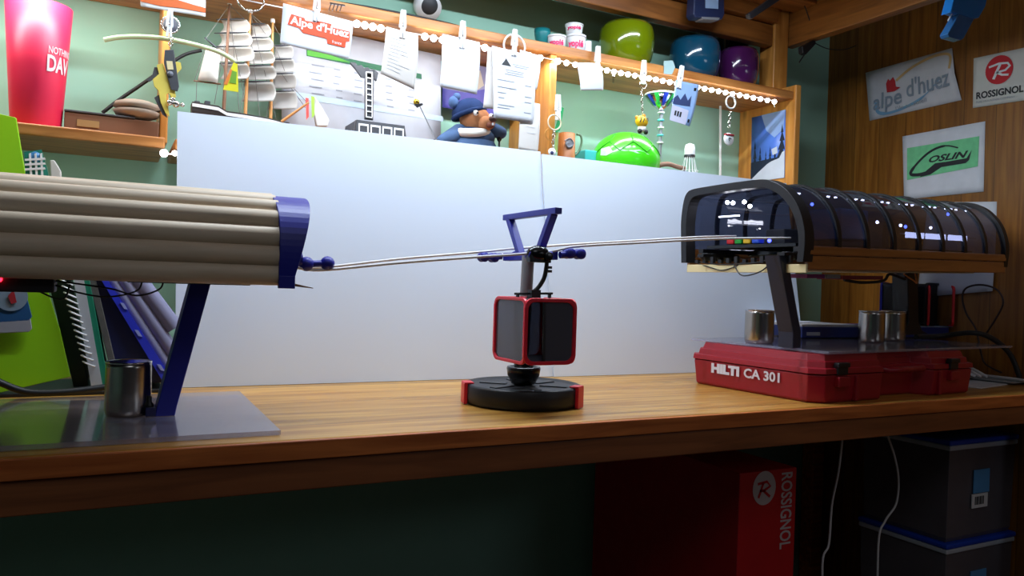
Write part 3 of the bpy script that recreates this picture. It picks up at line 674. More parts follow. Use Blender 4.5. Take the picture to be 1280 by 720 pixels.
link('roof_rack', MB().tube([(gx-.034, yg+.02, zt+.005), (gx+.034, yg+.02, zt+.007)], .0018, 8).bb((gx-.030, yg+.017, zt-.004), (gx-.027, yg+.023, zt+.006)).bb((gx+.027, yg+.017, zt-.004), (gx+.030, yg+.023, zt+.007)).bb((gx-.008, yg+.012, zt-.003), (gx+.008, yg+.028, zt+.012)), M['black'], g)
hp = smooth_pts([(gx-.006, yg+.02, zt+.006), (gx+.006, yg+.02, zt+.014), (gx+.016, yg+.018, zt+.030), (gx+.019, yg+.016, zt+.050), (gx+.018, yg+.014, zt+.070)])
ha = link('hanger_arm', MB().tube(hp, .0036, 10), M['black'], g)
for k in (.040, .046): link('hanger_lug', MB().bb((gx+.018, yg+.010, zt+k), (gx+.026, yg+.020, zt+k+.004)), M['black'], ha)
gz = .250
link('rope_grip', MB().ball((gx+.004, YN-.002, gz), (.020, .012, .013), 18).bb((gx-.014, YN-.010, gz-.014), (gx+.024, YN+.004, gz-.002)).lathe((gx+.017, YN-.016, gz-.004), [(0, 0), (.007, 0), (.007, .012), (0, .012)], 12, (0, 1, 0)), M['blackg'], g, bevel=.001)
# ================================================================== steel cups
def steel_cup(label, pl, pr, ptop, y, zbase, tall=None):
    cx, r, zt_ = fit(pl, pr, ptop, y); hh = tall or zt_-zbase
    t = thing('steel_cup', label, 'cup', (cx, y, zbase), 'small straight steel cups')
    C = V((cx, y, zbase))
    link('bowl', MB().lathe(C, [(0, 0), (r*.90, 0), (r*.95, .002), (r, hh*.12), (r*1.0, hh*.5), (r*.985, hh*.9), (r*.99, hh), (r*.96, hh), (r*.94, hh*.9), (r*.93, .004), (0, .004)], 40), M['steel'], t)
    link('rim', MB().lathe(C+V((0, 0, hh-.0012)), [(r*.955, 0), (r*1.0, 0), (r*1.005, .001), (r*.99, .0022), (r*.96, .0016)], 40), M['chrome'], t); return t
steel_cup('brushed steel cup on the clear sheet beside the slanting blue pillar', 131.5, 190.5, 452, 1.175, ZL)
z_s = ZC+.0058
steel_cup('brushed steel cup left of the near black pillar on the case', 931, 968.5, 388, 1.19, z_s)
steel_cup('left cup of the touching pair by the far pillar on the case', 1073, 1107, 389, 1.185, z_s)
steel_cup('right cup of the touching pair, against the far black pillar', 1098, 1133, 389, 1.225, z_s)
ZL1 = .4445; ZU = .7485     # tops of the lower and upper shelf
def px(pts, y): return [at(a, c, y=y) for a, c in pts]
def slab(pts, y, dy):
    P = px(pts, y); mb = MB(); n = len(P); Q = [p+V((0, dy, 0)) for p in P]
    return mb.add(P+Q, [tuple(range(n)), tuple(range(n, 2*n))[::-1]]+[(i, i+n, (i+1) % n+n, (i+1) % n) for i in range(n)])
# ------------------------------------------------------------ bowls on the upper shelf
def bowl(label, pl, pr, pt, y, col, zb=ZU, lean=0, **k):
    cx, r, zt = fit(pl, pr, pt, y); h = zt-zb; C = V((cx, y, zb))
    mb = MB().lathe(C, [(0, .001), (r*.62, 0), (r*.70, .002), (r*.90, h*.22), (r*.985, h*.45), (r, h*.62), (r*.985, h*.80), (r*.94, h*.92), (r*.86, h), (r*.82, h*.985), (r*.90, h*.85), (r*.93, h*.6), (r*.8, h*.2), (0, h*.08)], 56)
    t = link('glazed_bowl', mb, mat('glaze', col, .12, var=.05, scale=6, coat=.8)); return tag(t, label, 'bowl', 'glazed bowls on the upper shelf')
bowl('olive green glazed bowl on the upper shelf', 748, 818, 33, 1.625, (106, 124, 8))
bowl('petrol blue glazed bowl on the upper shelf', 836, 901, 52, 1.625, (14, 74, 102))
bowl('purple glazed bowl at the right end of the upper shelf', 897, 949, 64, 1.615, (76, 26, 84))
cx, r, zt = fit(893, 936, 46, 1.685); tag(link('glazed_bowl', MB().lathe((cx, 1.683, ZU), [(0, 0), (r*.6, 0), (r*.95, .05), (r, zt-ZU-.02), (r*.93, zt-ZU), (r*.9, zt-ZU-.01), (r*.85, .05), (0, .01)], 48), mat('glaze', (26, 24, 32), .12, coat=.8)), 'near-black glazed bowl behind the purple one', 'bowl', 'glazed bowls on the upper shelf')
# yoghurt tubs
def tub(label, pl, pr, pt, pb, y, zb=None):
    cx, r, zt = fit(pl, pr, pt, y); z_b = ZU if zb is None else zb; h = zt-z_b; C = V((cx, y, z_b))
    t = thing('yogurt_tub', label, 'tub', C, 'small white tubs with pink print')
    link('cup', MB().lathe(C, [(0, 0), (r*.82, 0), (r*.94, h*.86), (r*.94, h*.9), (r, h*.9), (r, h), (0, h)], 28), M['white'], t)
    th = math.atan2(-C.y, -C.x)
    mb = MB(); f = lambda u, v, o=0: C+V((math.cos(th+(u-.5)*1.9)*(r*.90+.0012), math.sin(th+(u-.5)*1.9)*(r*.90+.0012), h*(.72-.40*v)))
    put_text(mb, f, 'yoplé', .05, .0, .95, 1, 0, bold=.05); link('pink_print', mb, cm('pink_print', (226, 50, 110), .5), t); return zt
zt1 = tub('lone white tub with pink print left of the stacked ones', 683.5, 708, 46, 53, 1.60)
zt2 = tub('lower tub of the stacked pair', 707, 733, 45.5, 57, 1.60)
tub('upper tub of the stacked pair, lying on the lower', 706, 729.5, 31.5, 45, 1.60, zt2+.0006)
cx, r, zt = fit(731, 740, 52, 1.585); tag(link('cap', MB().lathe((cx, 1.585, ZU), [(0, 0), (r, 0), (r*.9, zt-ZU), (0, zt-ZU)], 20), M['white']), 'tiny white cap right of the stacked tubs', 'cap')
cx, r, zt = fit(668, 688, 37, 1.62); tag(link('small_dish', MB().lathe((cx, 1.62, ZU), [(0, 0), (r*.5, 0), (r, (zt-ZU)*.8), (r, zt-ZU), (r*.9, (zt-ZU)*.8), (0, .006)], 28), cm('teal_dish', (22, 120, 124), .4)), 'small teal dish left of the white tubs', 'dish')
tag(link('black_cable', MB().tube(smooth_pts([(x, 1.56+.02*math.sin(x*9), ZU+.0035) for x in (.30, .45, .6, .7, .78, .84, .9)]), .0032, 8), M['rubber']), 'black cable lying along the upper shelf', 'cable')
tag(link('tape_piece', slab([(830, 76), (841, 75.5), (844, 84), (840, 93), (830, 92)], 1.526, .001), cm('pale_tape', (168, 196, 196), .4)), 'pale translucent tape piece stuck on the shelf edge below the blue bowl', 'tape')
t = thing('spotlight', 'small round white spotlight high on the back wall', 'lamp', at(536, 2, y=1.70))
C = at(536, 0, y=1.70); link('housing', MB().lathe(C+V((0, .03, 0)), [(.026, 0), (.030, .01), (.030, .04), (.0, .04)], 32, (0, -1, -.6)), M['white'], t); link('lens', MB().lathe(C+V((0, .0, -.012)), [(0, .006), (.022, .006), (.022, .008), (0, .009)], 28, (0, -1, -.6)), M['dgrey'], t)
# ------------------------------------------------------------ clothes pegs
def peg_proto():
    t = thing('clothes_peg', 'peg', 'clothes peg')
    for s, tw in ((-1, .08), (1, -.05)):
        mb = MB(); c = V((s*.0035, 0, 0)); M_ = Euler((0, tw, 0)).to_matrix()
        mb.box(c+V((0, 0, .010)), (.0055, .007, .036), M_); mb.box(c+V((-s*.0006, 0, -.018)), (.0048, .007, .022), M_)
        link('prong', mb, M['white'], t, bevel=.0008)
    link('spring', MB().tube([(-.007, 0, -.003), (.007, 0, -.003)], .0028, 10), M['chrome'], t); return t
PEG = None
def peg(pxx, py, y, label, rot=(0, 0, 0), sc=1, loc=None):
    global PEG
    p = loc if loc is not None else at(pxx, py, y=y)
    if PEG is None: PEG = peg_proto(); o = PEG; o.location = p; o.rotation_euler = rot; o['label'] = label; o['group'] = 'white clothes pegs'
    else: o = dup(PEG, p, rot, label, 'white clothes pegs')
    o.scale = (sc, sc, sc); return o
YP = 1.512
peg(503.5, 30, YP, 'white peg clipping the leftmost long receipt')
peg(578, 43, YP, 'white peg clipping the blank note above the plush marmot')
peg(643, 53, YP, 'white peg clipping the bunch of receipts')
peg(747, 73, YP, 'white peg clipping the small curled slip')
peg(804.5, 90, YP, 'white peg holding the tiger charm')
peg(850.5, 96, YP, 'white peg holding the snowy photo card', (0, .15, 0))
peg(396, 8, YP, 'white peg clipping the sheet with red-orange lettering')
peg(697.5, 134, YP, 'white peg below the golden divider top, holding a ring', (0, -.04, 0))
peg(212, 29, YP, 'white peg above the charm with the yellow shape', (0, .02, 0), .85)
# ------------------------------------------------------------ hanging papers
def sheet_px(name, label, cat, cor, y, matl, bulge=.004, group=None, curl=None):
    tl, tr, bl, br = [at(*c, y=y) for c in cor]
    bf = curl or (lambda u, v: bulge*math.sin(v*PI)*(.5+u))
    f = quad(tl, tr, bl, br, V((0, -1, 0)), bf)
    t = thing(name, label, cat, (tl+tr)/2, group); link('sheet', MB().sheet(lambda u, v: f(u, v), 10, 12, .0006, V((0, 1, 0))), matl, t); return t, f
def lines(f, t, rows, m=None, h=.012):
    mb = MB()
    for u0_, u1_, v in rows: poly(mb, f, [(u0_, v), (u1_, v), (u1_, v+h), (u0_, v+h)], .0007)
    link('print', mb, m or M['ink'], t)
t, f = sheet_px('leaflet', 'white leaflet with red-outlined lettering pegged under the upper shelf', 'leaflet', [(354, 4), (442, 27), (350, 54), (436, 74)], 1.515, M['paper'], .002)
A = 1.7
mb = MB(); poly(mb, f, [(.10, .33), (.12, .22), (.30, .24), (.32, .30), (.47, .28), (.50, .22), (.68, .22), (.70, .30), (.96, .30), (.97, .56), (.92, .58), (.92, .74), (.66, .74), (.64, .62), (.30, .62), (.24, .52), (.08, .50)], .0012); link('orange_block', mb, cm('red_orange', (222, 72, 28), .6), t)
mb = MB(); put_text(mb, f, "Alpe d'Huez", .11, .26, .95, .54, .002, bold=.025, slope=.0); put_text(mb, f, 'france', .72, .62, .86, .70, .002); link('lettering', mb, M['white'], t)
random.seed(3)
t, f = sheet_px('receipt', 'long narrow receipt, first to the right of the leaflet', 'receipt', [(483, 33), (522.5, 43.5), (476, 92), (518, 112)], 1.515, M['paper_dull'], .006, 'receipts pegged under the shelf')
lines(f, t, [(.15, .15+random.uniform(.3, .7), .2+.07*i) for i in range(10)], cm('faint_ink', (206, 206, 212), .8))
t, f = sheet_px('paper_note', 'nearly blank white note hanging above the plush marmot', 'note', [(553, 42), (600, 53), (550, 108), (596, 118)], 1.515, M['paper'], .004)
lines(f, t, [(.12, .3, .25), (.14, .36, .32), (.15, .26, .38)], cm('faint_ink', (206, 206, 212), .8))
for lab, cor, y, mm in [('receipt showing to the left behind the marked bill', [(610, 60), (640, 62), (604, 135), (634, 138)], 1.522, M['paper_dull']), ('receipt edge showing at the right behind the marked bill', [(650, 62), (676, 70), (646, 106), (671, 112)], 1.5245, M['paper']),
                        ('lowest crumpled receipt, hanging below the marked bill', [(650, 125), (675, 130), (648, 187), (672, 192)], 1.5195, M['paper_dull'])]:
    t, f = sheet_px('receipt', lab, 'receipt', cor, y, mm, .003, 'receipts pegged under the shelf')
    lines(f, t, [(.2, .7, .3), (.3, .75, .5), (.4, .8, .62)], cm('faint_ink', (206, 206, 212), .8))
t, f = sheet_px('receipt', 'printed bill with a small dark mountain mark, front of the pegged bunch', 'receipt', [(615, 57), (669, 71), (617, 147), (666, 154)], 1.514, M['paper'], .004, 'receipts pegged under the shelf')
mb = MB(); poly(mb, f, [(.20, .235), (.27, .175), (.31, .13), (.35, .17), (.42, .235)], .0009); link('mountain_mark', mb, M['dark_ink'], t)
lines(f, t, [(.46, .85, .19), (.5, .8, .22), (.28, .72, .29), (.3, .7, .32), (.27, .72, .35), (.1, .5, .45), (.75, .9, .47), (.1, .55, .55), (.1, .3, .63), (.75, .92, .63), (.12, .26, .70), (.75, .92, .71), (.1, .5, .80), (.1, .4, .84), (.75, .93, .86)], M['ink'], .010)
tag(link('key_ring', MB().tube([at(643, 58, y=1.519)+V((math.cos(a)*.026, 0, math.sin(a)*.026)) for a in [i*2*PI/28 for i in range(28)]], .0022, 8, closed=True), M['white']), 'white plastic hoop behind the bunch of receipts', 'ring')
t, f = sheet_px('paper_slip', 'small curled blank slip hanging left of the green ball', 'note', [(721, 78), (750, 79), (726, 113), (754, 113)], 1.514, M['paper'], .004)
# photo card
t, f = sheet_px('photo_card', 'glossy card with a snowy scene and a black side strip, pegged near the bowls', 'card', [(845, 100), (874, 106), (837, 150), (862, 158)], 1.514, cm('card_sky', (150, 180, 226), .3), .003)
mb = MB(); poly(mb, f, [(0, .62), (.75, .66), (.78, 1), (0, 1)], .0007); link('snow_area', mb, cm('card_snow', (206, 206, 228), .4), t)
mb = MB(); poly(mb, f, [(0, .45), (.15, .36), (.3, .46), (.45, .28), (.62, .44), (.74, .30), (.76, .56), (0, .60)], .0008); link('tree_area', mb, cm('card_trees', (52, 66, 110), .5), t)
mb = MB(); poly(mb, f, [(.80, .1), (.90, .1), (.92, .93), (.82, .93)], .0009); link('side_strip', mb, M['black'], t); mb = MB(); [poly(mb, f, [(.15+.12*i, .74), (.23+.12*i, .74), (.23+.12*i, .86), (.15+.12*i, .86)], .0009) for i in range(3)]; link('small_marks', mb, M['dark_ink'], t)
# mountain picture on the end panel
xs = XR-.0215
c = [at(*q, x=xs) for q in [(939.8, 147), (982, 137), (938.5, 228), (980.7, 222)]]
f = quad(*c, V((-1, 0, 0))); t = thing('photo_print', 'winter mountain photograph with firs and snow stuck on the end panel', 'photograph', c[2])
link('sheet', MB().sheet(lambda u, v: f(u, v), 2, 2, .0006, V((1, 0, 0))), cm('deep_sky', (84, 128, 226), .35), t)
mb = MB(); poly(mb, f, [(.3, 0), (1, 0), (.95, .28), (.7, .38), (.45, .25)], .0006); link('bright_cloud', mb, cm('pale_sky', (150, 180, 236), .4), t)
mb = MB(); 
for u, v, w_, hh in [(.12, .35, .2, .6), (.28, .48, .16, .4), (.45, .55, .14, .35), (.58, .5, .14, .3), (.72, .52, .12, .3), (.92, .2, .3, .5)]:
    for k in range(4): poly(mb, f, [(max(0, u-w_/2*(k+1)/4), v+hh*(k+1)/4), (u, v+hh*k/5), (min(1, u+w_/2*(k+1)/4), v+hh*(k+1)/4)], .0009+k*.0001)
poly(mb, f, [(0, .7), (.8, .68), (.8, .82), (0, .95)], .0008); link('fir_trees', mb, cm('fir', (24, 36, 60), .6), t)
mb = MB(); poly(mb, f, [(0, .97), (.25, .86), (.5, .76), (.62, .73), (.85, .70), (.93, .62), (1, .60), (1, 1), (0, 1)], .0016); poly(mb, f, [(.62, .55), (.78, .52), (.8, .62), (.66, .64)], .0016); link('snow_slope', mb, cm('snow_print', (206, 214, 230), .5), t)
# big timetable sheet
t, f = sheet_px('timetable_sheet', 'large white timetable with a green stripe standing behind the ship model', 'poster', [(352, 25), (551, 69), (352, 190), (551, 205)], 1.655, cm('poster_ice', (188, 192, 202), .6), .0)
def g2(p): # pixel -> u, v on the sheet
    a = at(*p, y=1.655); tl, tr, bl = [at(*q, y=1.655) for q in ((352, 25), (551, 69), (352, 190))]
    u = (a.x-tl.x)/(tr.x-tl.x); return u, (tl.z-a.z)/(tl.z-bl.z)
mb = MB(); poly(mb, f, [g2(q) for q in [(382, 61), (526, 88), (526, 95), (382, 69)]], .001); link('green_stripe', mb, cm('stripe_green', (20, 104, 70), .5), t)
mb = MB(); poly(mb, f, [g2(q) for q in [(383, 62), (400, 63), (440, 77), (383, 68.5)]], .0016); link('bright_stripe', mb, cm('stripe_bright', (80, 176, 40), .5), t)
mb = MB(); poly(mb, f, [g2(q) for q in [(352, 112), (551, 145), (551, 152), (352, 120)]], .0008); link('pale_band', mb, cm('ice_band', (196, 218, 240), .6), t)
rows = []
mb = MB()
for i in range(5):
    for x0_, w_ in ((386, 16), (416, 8), (440, 10), (480, 8), (508, 8)):
        q = [(x0_+random.uniform(-2, 2), 79+9*i+(x0_-386)*.17)]; a = q[0]; poly(mb, f, [g2((a[0], a[1])), g2((a[0]+w_, a[1]+w_*.16)), g2((a[0]+w_, a[1]+w_*.16+1.6)), g2((a[0], a[1]+1.6))], .001)
link('print', mb, M['ink'], t)
# blue picture card behind the marmot
t, f = sheet_px('picture_card', 'blue and violet picture card at the back behind the plush marmot', 'card', [(553, 72), (645, 92), (553, 134), (645, 150)], 1.70, cm('violet_card', (96, 92, 190), .5), 0)
mb = MB(); poly(mb, f, [(0, 0), (1, 0), (1, .35), (.6, .45), (.3, .62), (0, .62)], .0008); link('pale_area', mb, cm('violet_pale', (150, 150, 190), .5), t)
mb = MB(); poly(mb, f, [(.35, .2), (.5, .1), (.55, .4), (.4, .6)], .0012); link('light_figure', mb, cm('cream_print', (214, 206, 190), .5), t)
# orange sign at the top
t, f = sheet_px('ski_pass_card', 'orange card with a white lower edge, cut by the top of the view', 'card', [(174, -22), (257, -9), (176, 8), (257, 21)], 1.51, M['white'], .001)
mb = MB(); poly(mb, f, [(0, 0), (1, 0), (1, .84), (.62, .82), (.3, .86), (0, .80)], .0008); link('orange_area', mb, M['orange'], t)
t = link('metal_comb', MB(), M['chrome']) if False else None
mb = MB(); 
for i in range(4): mb.bar(at(411+i*4.5, 13+i*.4, y=1.51), at(414+i*4.5, 4+i*.6, y=1.51), .0018, .0018)
mb.bar(at(412, 4, y=1.51), at(431, 7, y=1.51), .003, .003); tag(link('wire_hook_rack', mb, M['chrome']), 'small wire rack of hooks on the shelf edge above the leaflet', 'hook')
tag(link('key_ring', MB().tube([at(313, 0, y=1.51)+V((math.cos(a)*.024, 0, math.sin(a)*.020)) for a in [i*2*PI/28 for i in range(28)]], .0016, 8, closed=True), M['chrome']), 'shiny wire ring above the ship model', 'ring')
# ------------------------------------------------------------ red tumbler
yt = 1.60; cx, rt, ztp = fit(5, 92, 8, yt); cb, rb, _ = fit(12, 77, 154, yt); C = V((cb, yt, ZL1))
t = thing('tumbler', 'tall red plastic tumbler with white lettering on the lower shelf', 'cup', C)
def cupc(zf): return V(((cb*(1-zf)+cx*zf), yt, ZL1+(ztp-ZL1)*zf))
rings = []
for zf, r in [(0, rb*.97), (.01, rb), (.5, (rb+rt)/2), (1, rt), (1, rt*.96), (.5, (rb+rt)/2*.95), (.02, rb*.94)]:
    c_ = cupc(zf); rings.append([c_+V((r*math.cos(a), r*math.sin(a), 0)) for a in [i*2*PI/48 for i in range(48)]])
link('cup_wall', MB().loft(rings, closed=True, caps=True), M['pink'], t)
def cf(u, v, o=0):
    zf = v; r = rb+(rt-rb)*zf+.0012; c_ = cupc(zf); th = math.atan2(-c_.y, -c_.x)+u; return c_+V((r*math.cos(th), r*math.sin(th), 0))
mb = MB(); zf = lambda py: (at(60, py, y=yt-rt).z-ZL1)/(ztp-ZL1)
put_text(mb, cf, 'NOTHING', .33, zf(55), 1.35, zf(64), 0, bold=.01); put_text(mb, cf, 'DAV', .30, zf(66), 1.25, zf(87), 0, bold=.03); link('lettering', mb, M['lettering'], t)
# wooden box, disc, cable, tube
tag(link('cardboard_box', slab([(80, 137), (196, 146), (199, 171), (80, 166)], 1.60, .06), M['brown'], bevel=.002), 'worn brown box lying on the lower shelf right of the tumbler', 'box') if False else None
x0_ = at(80, 150, y=1.585).x; x1_ = at(199, 150, y=1.585).x
t = thing('wooden_box', 'worn brown wooden box right of the red tumbler', 'box', ((x0_+x1_)/2, 1.61, ZL1))
zt_ = at(140, 143, y=1.585).z
link('body', MB().bb((x0_, 1.585, ZL1+.0005), (x1_, 1.64, zt_-.004)), M['brown'], t, bevel=.002); link('lid_edge', MB().bb((x0_, 1.583, zt_-.0035), (x1_-.04, 1.642, zt_)), M['dgrey'], t, bevel=.001)
link('label_patch', MB().bb((x0_+.02, 1.5835, ZL1+.012), (x0_+.055, 1.5845, ZL1+.024)), cm('tan_label', (150, 118, 70), .7), t)
C = V((at(172, 137, y=1.565).x, 1.612, zt_+.0002)); hh = .032
C.z = zt_+.001
tag(link('wooden_yoyo', MB().lathe(C, [(0, 0), (.022, 0), (.036, .006), (.040, .013), (.034, .0155), (.034, .0175), (.040, .020), (.037, .028), (.024, .033), (0, .034)], 48), cm('dusty_wood', (150, 134, 118), .6)), 'round grey-brown grooved wooden disc lying on the wooden box', 'disc')
yb = 1.62
tag(link('black_cable', MB().tube(smooth_pts(px([(128, 141), (150, 124), (175, 107), (196, 92)], 1.66)+px([(212, 80), (232, 68), (252, 63)], 1.66)), .0035, 8), M['rubber']), 'black cable arching behind the charm with the yellow shape', 'cable')
tag(link('soft_tube', MB().tube(smooth_pts(px([(130, 50), (150, 46.5), (180, 46), (210, 49), (240, 55), (265, 62), (280, 68), (294, 77)], 1.535), 4), .0042, 10), cm('milky_tube', (206, 220, 170), .35)), 'milky pale green flexible tube reaching across the left divider', 'tube')
t = thing('fishing_lure', 'small yellow green triangular streamer hanging from the end of the milky tube', 'pennant', at(290, 79, y=1.528))
link('tassel', slab([(292, 78), (297, 80), (298, 115), (279, 112), (283, 98)], 1.528, .0015), cm('lure_yellow', (214, 206, 10), .5), t)
link('green_patch', slab([(290, 88), (296, 90), (295, 105), (287, 103)], 1.5268, .0008), cm('lure_green', (100, 150, 30), .5), t)
link('orange_patch', slab([(288, 86), (291, 88), (284, 106), (280, 105)], 1.5268, .0008), cm('lure_orange', (214, 120, 40), .5), t)
# ------------------------------------------------------------ charm with a yellow shape
def hoop(c, r, w, nrm='y', n=28):
    f_ = (lambda a: V((math.cos(a), 0, math.sin(a)))) if nrm == 'y' else (lambda a: V((0, math.cos(a), math.sin(a))))
    return MB().tube([c+f_(i*2*PI/n)*r for i in range(n)], w, 8, closed=True)
def chain(a, b_, n=4, r=.0035, w=.0009):
    mb = MB()
    for i in range(n):
        c_ = a.lerp(b_, (i+.5)/n); s_ = hoop(c_, r, w, 'y' if i % 2 else 'x', 14); mb.add(s_.v, s_.f, True)
    return mb
yk = 1.518
t = thing('ski_charm', 'key charm with a yellow winged shape and a dark strap hanging at the left divider', 'key charm', at(212, 20, y=yk))
link('split_ring', hoop(at(213, 31, y=yk), .0145, .0015), M['chrome'], t)
link('ring_disc', MB().lathe(at(213, 31, y=yk+.004), [(0, 0), (.0125, 0), (.0125, .0015), (0, .0015)], 28, (0, 1, 0)), cm('slate', (96, 100, 112), .4), t)
link('chain', chain(at(214, 43, y=yk), at(213, 60, y=yk), 5), M['chrome'], t)
link('dark_strap', slab([(206, 62), (217, 62), (220, 80), (224, 108), (222, 114), (214, 112), (209, 95), (205, 78)], yk, .004), M['dgrey'], t, bevel=.001)
link('strap_label', slab([(208, 76), (215.5, 76.5), (217, 87), (209.5, 87)], yk-.0012, .001), M['cream'], t)
link('round_badge', MB().lathe(at(213, 92, y=yk-.003), [(0, 0), (.0048, 0), (.0048, .002), (0, .002)], 18, (0, 1, 0)), cm('slate', (96, 100, 112), .4), t)
link('yellow_shape', slab([(196, 81), (204, 79), (207, 90), (213, 88), (220, 77), (226, 78), (227, 86), (222, 91), (221, 104), (219, 114), (220, 121), (215, 124), (211, 116), (208, 118), (208, 128), (211, 138), (212, 146), (207, 141), (201, 128), (198, 113), (193, 108), (191, 99), (196, 95), (199, 92)], yk+.0042, .003), cm('yellow_foam', (216, 196, 84), .6), t, bevel=.0005)
link('dark_backing', slab([(193, 84), (198, 84), (200, 92), (206, 96), (204, 100), (196, 96), (187, 102), (184, 100), (190, 95)], yk+.008, .003), M['dgrey'], t)
mb = MB().ball(at(212, 128, y=yk), .0055, 10).ball(at(220, 130, y=yk), .0065, 10).ball(at(216, 124, y=yk), .004, 10).ball(at(228, 131, y=yk+.004), .004, 10); link('crystal_beads', mb, M['chrome'], t)
link('dark_plate', slab([(193, 122), (199, 118), (206, 138), (209, 147), (203, 143)], yk+.008, .003), M['dgrey'], t)  # dark grey plate behind the lower left of the yellow shape
# ------------------------------------------------------------ ship
ysh = 1.60
ship = thing('model_ship', 'three-masted model sailing ship with white sails behind the panel', 'model ship', at(300, 150, y=ysh))
sailm = mat('sail_cloth', (236, 232, 226), .6, var=.12, scale=60)
greym = mat('sail_cloth_grey', (200, 198, 196), .6, var=.2, scale=60)
for m_ in (sailm, greym):
    nt = m_.node_tree; b_ = nt.nodes['Principled BSDF']; tr_ = nt.nodes.new('ShaderNodeBsdfTranslucent'); tr_.inputs['Color'].default_value = (.8, .78, .74, 1)
    mx_ = nt.nodes.new('ShaderNodeMixShader'); mx_.inputs['Fac'].default_value = .4; o_ = [n for n in nt.nodes if n.type == 'OUTPUT_MATERIAL'][0]
    L(nt, b_.outputs[0], mx_.inputs[1]); L(nt, tr_.outputs[0], mx_.inputs[2]); L(nt, mx_.outputs[0], o_.inputs['Surface'])
spar = mat('spar_wood', (126, 88, 64), .6); spar2 = mat('spar_light', (200, 140, 80), .5)
for p0_, p1_, mm, lab in (((287, 4), (279, 150), spar, 0), ((313, 15), (306, 155), spar2, 0), ((341, 27), (338, 158), spar2, 0)):
    link('mast', MB().tube([at(*p1_, y=ysh), at(*p0_, y=ysh)], [.0035, .0022], 8), mm, ship)
    a = at(*p0_, y=ysh); link('mast_cap', MB().lathe(a-V((0, 0, .002)), [(0, 0), (.0045, 0), (.004, .007), (0, .008)], 12), M['white'], ship)
Dv = V((.80, -.60, 0)); Bv = V((.80, .10, 0))
def sail(pxc, y0, y1, w0, w1, mm, bulge=.022):
    w0 *= 1.15; w1 *= 1.15
    a = at(pxc, y0, y=ysh); c_ = at(pxc-1, y1, y=ysh)
    fn = lambda u, v: a.lerp(c_, v)+Dv*(u-.5)*(w0+(w1-w0)*v)+Bv*(bulge*math.sin(PI*(.08+.84*v))*(1-.5*(2*u-1)**2))+V((.004, 0, 0))
    link('sail', MB().sheet(fn, 8, 8, .0006, Bv), mm, ship)
    link('yard', MB().tube([a+Dv*-.55*w0, a, a+Dv*.55*w0], [.0009, .0018, .0009], 6), M['dgrey'], ship)
for y0, y1, w_, mm in [(24, 40, .050, sailm), (41, 57, .058, sailm), (58, 76, .066, sailm), (79, 98, .05, greym)]: sail(288, y0, y1, w_*.92, w_, mm)
for y0, y1, w_, mm in [(30, 46, .040, sailm), (47, 62, .048, sailm), (64, 79, .054, sailm), (82, 99, .060, greym), (102, 126, .058, greym)]: sail(318, y0, y1, w_*.92, w_, mm)
for y0, y1, w_, mm in [(57, 72, .036, greym), (74, 90, .042, greym), (92, 110, .048, greym), (114, 136, .052, greym)]: sail(350, y0, y1, w_*.92, w_, mm, .012)
sp = [at(*q, y=ysh-.02) for q in [(257, 62), (276, 62), (247, 101), (272, 104)]]; fq = quad(*sp, V((0, -1, 0)), lambda u, v: .008*math.sin(u*PI))
link('spanker_sail', MB().sheet(lambda u, v: fq(u, v), 8, 6, .0006, V((0, 1, 0))), sailm, ship)
link('boom', MB().tube([at(242, 101, y=ysh-.02), at(276, 105, y=ysh-.02)], .0014, 6), spar, ship); link('gaff', MB().tube([at(256, 47, y=ysh-.02), at(272, 61, y=ysh-.02)], .0014, 6), M['dgrey'], ship)
mb = MB()
for a, c_ in [((287, 6), (256, 50)), ((287, 6), (300, 148)), ((287, 6), (312, 30)), ((313, 17), (345, 148)), ((313, 17), (340, 40)), ((313, 17), (345, 60)), ((341, 29), (357, 58)), ((256, 60), (243, 101)), ((246, 101), (245, 133)), ((287, 20), (268, 130)), ((288, 30), (310, 145)), ((313, 40), (325, 148)), ((313, 40), (300, 150)), ((345, 60), (372, 130)), ((352, 92), (382, 135)), ((345, 60), (333, 150)), ((362, 105), (386, 130))]: mb.tube([at(*a, y=ysh), at(*c_, y=ysh)], .0006, 5)
link('rigging', mb, cm('rigging', (120, 116, 112), .7), ship)
# hull
hx0 = at(239, 140, y=ysh).x; hx1 = at(362, 140, y=ysh).x; rings = []
for i in range(13):
    u = i/12; x = hx0+(hx1-hx0)*u; w_ = .026*math.sin(PI*min(1, .18+u*.82))**.6*(1 if u < .75 else 1-(u-.75)*2.6); zt_ = .515+(.010*(1-u) if u < .3 else 0)-.004*u; w_ = max(w_, .002)
    rings.append([V((x, ysh-w_, zt_)), V((x, ysh-w_*.95, zt_-.016)), V((x, ysh-w_*.5, .462)), V((x, ysh, .4455)), V((x, ysh+w_*.5, .462)), V((x, ysh+w_*.95, zt_-.016)), V((x, ysh+w_, zt_))])
link('hull', MB().loft(rings, closed=True, caps=True, smooth=False), mat('hull_dark', (56, 50, 48), .5), ship)
mb = MB(); 
for r_ in (rings,): mb.loft([[p+V((0, -.0008, 0)) for p in (R_[0]-V((0, 0, .003)), R_[0]-V((0, 0, .009)))] for R_ in r_], smooth=False)
link('white_strake', mb, M['white'], ship)
for pxx in (246, 259): link('deck_house', MB().bb(at(pxx, 134, y=ysh)+V((-.005, -.008, -.008)), at(pxx, 127, y=ysh)+V((.005, .008, 0))), M['dgrey'], ship, bevel=.001)
link('bowsprit', MB().tube([at(352, 152, y=ysh-.01), at(386, 128, y=ysh-.03)], [.003, .0018], 8), spar2, ship)
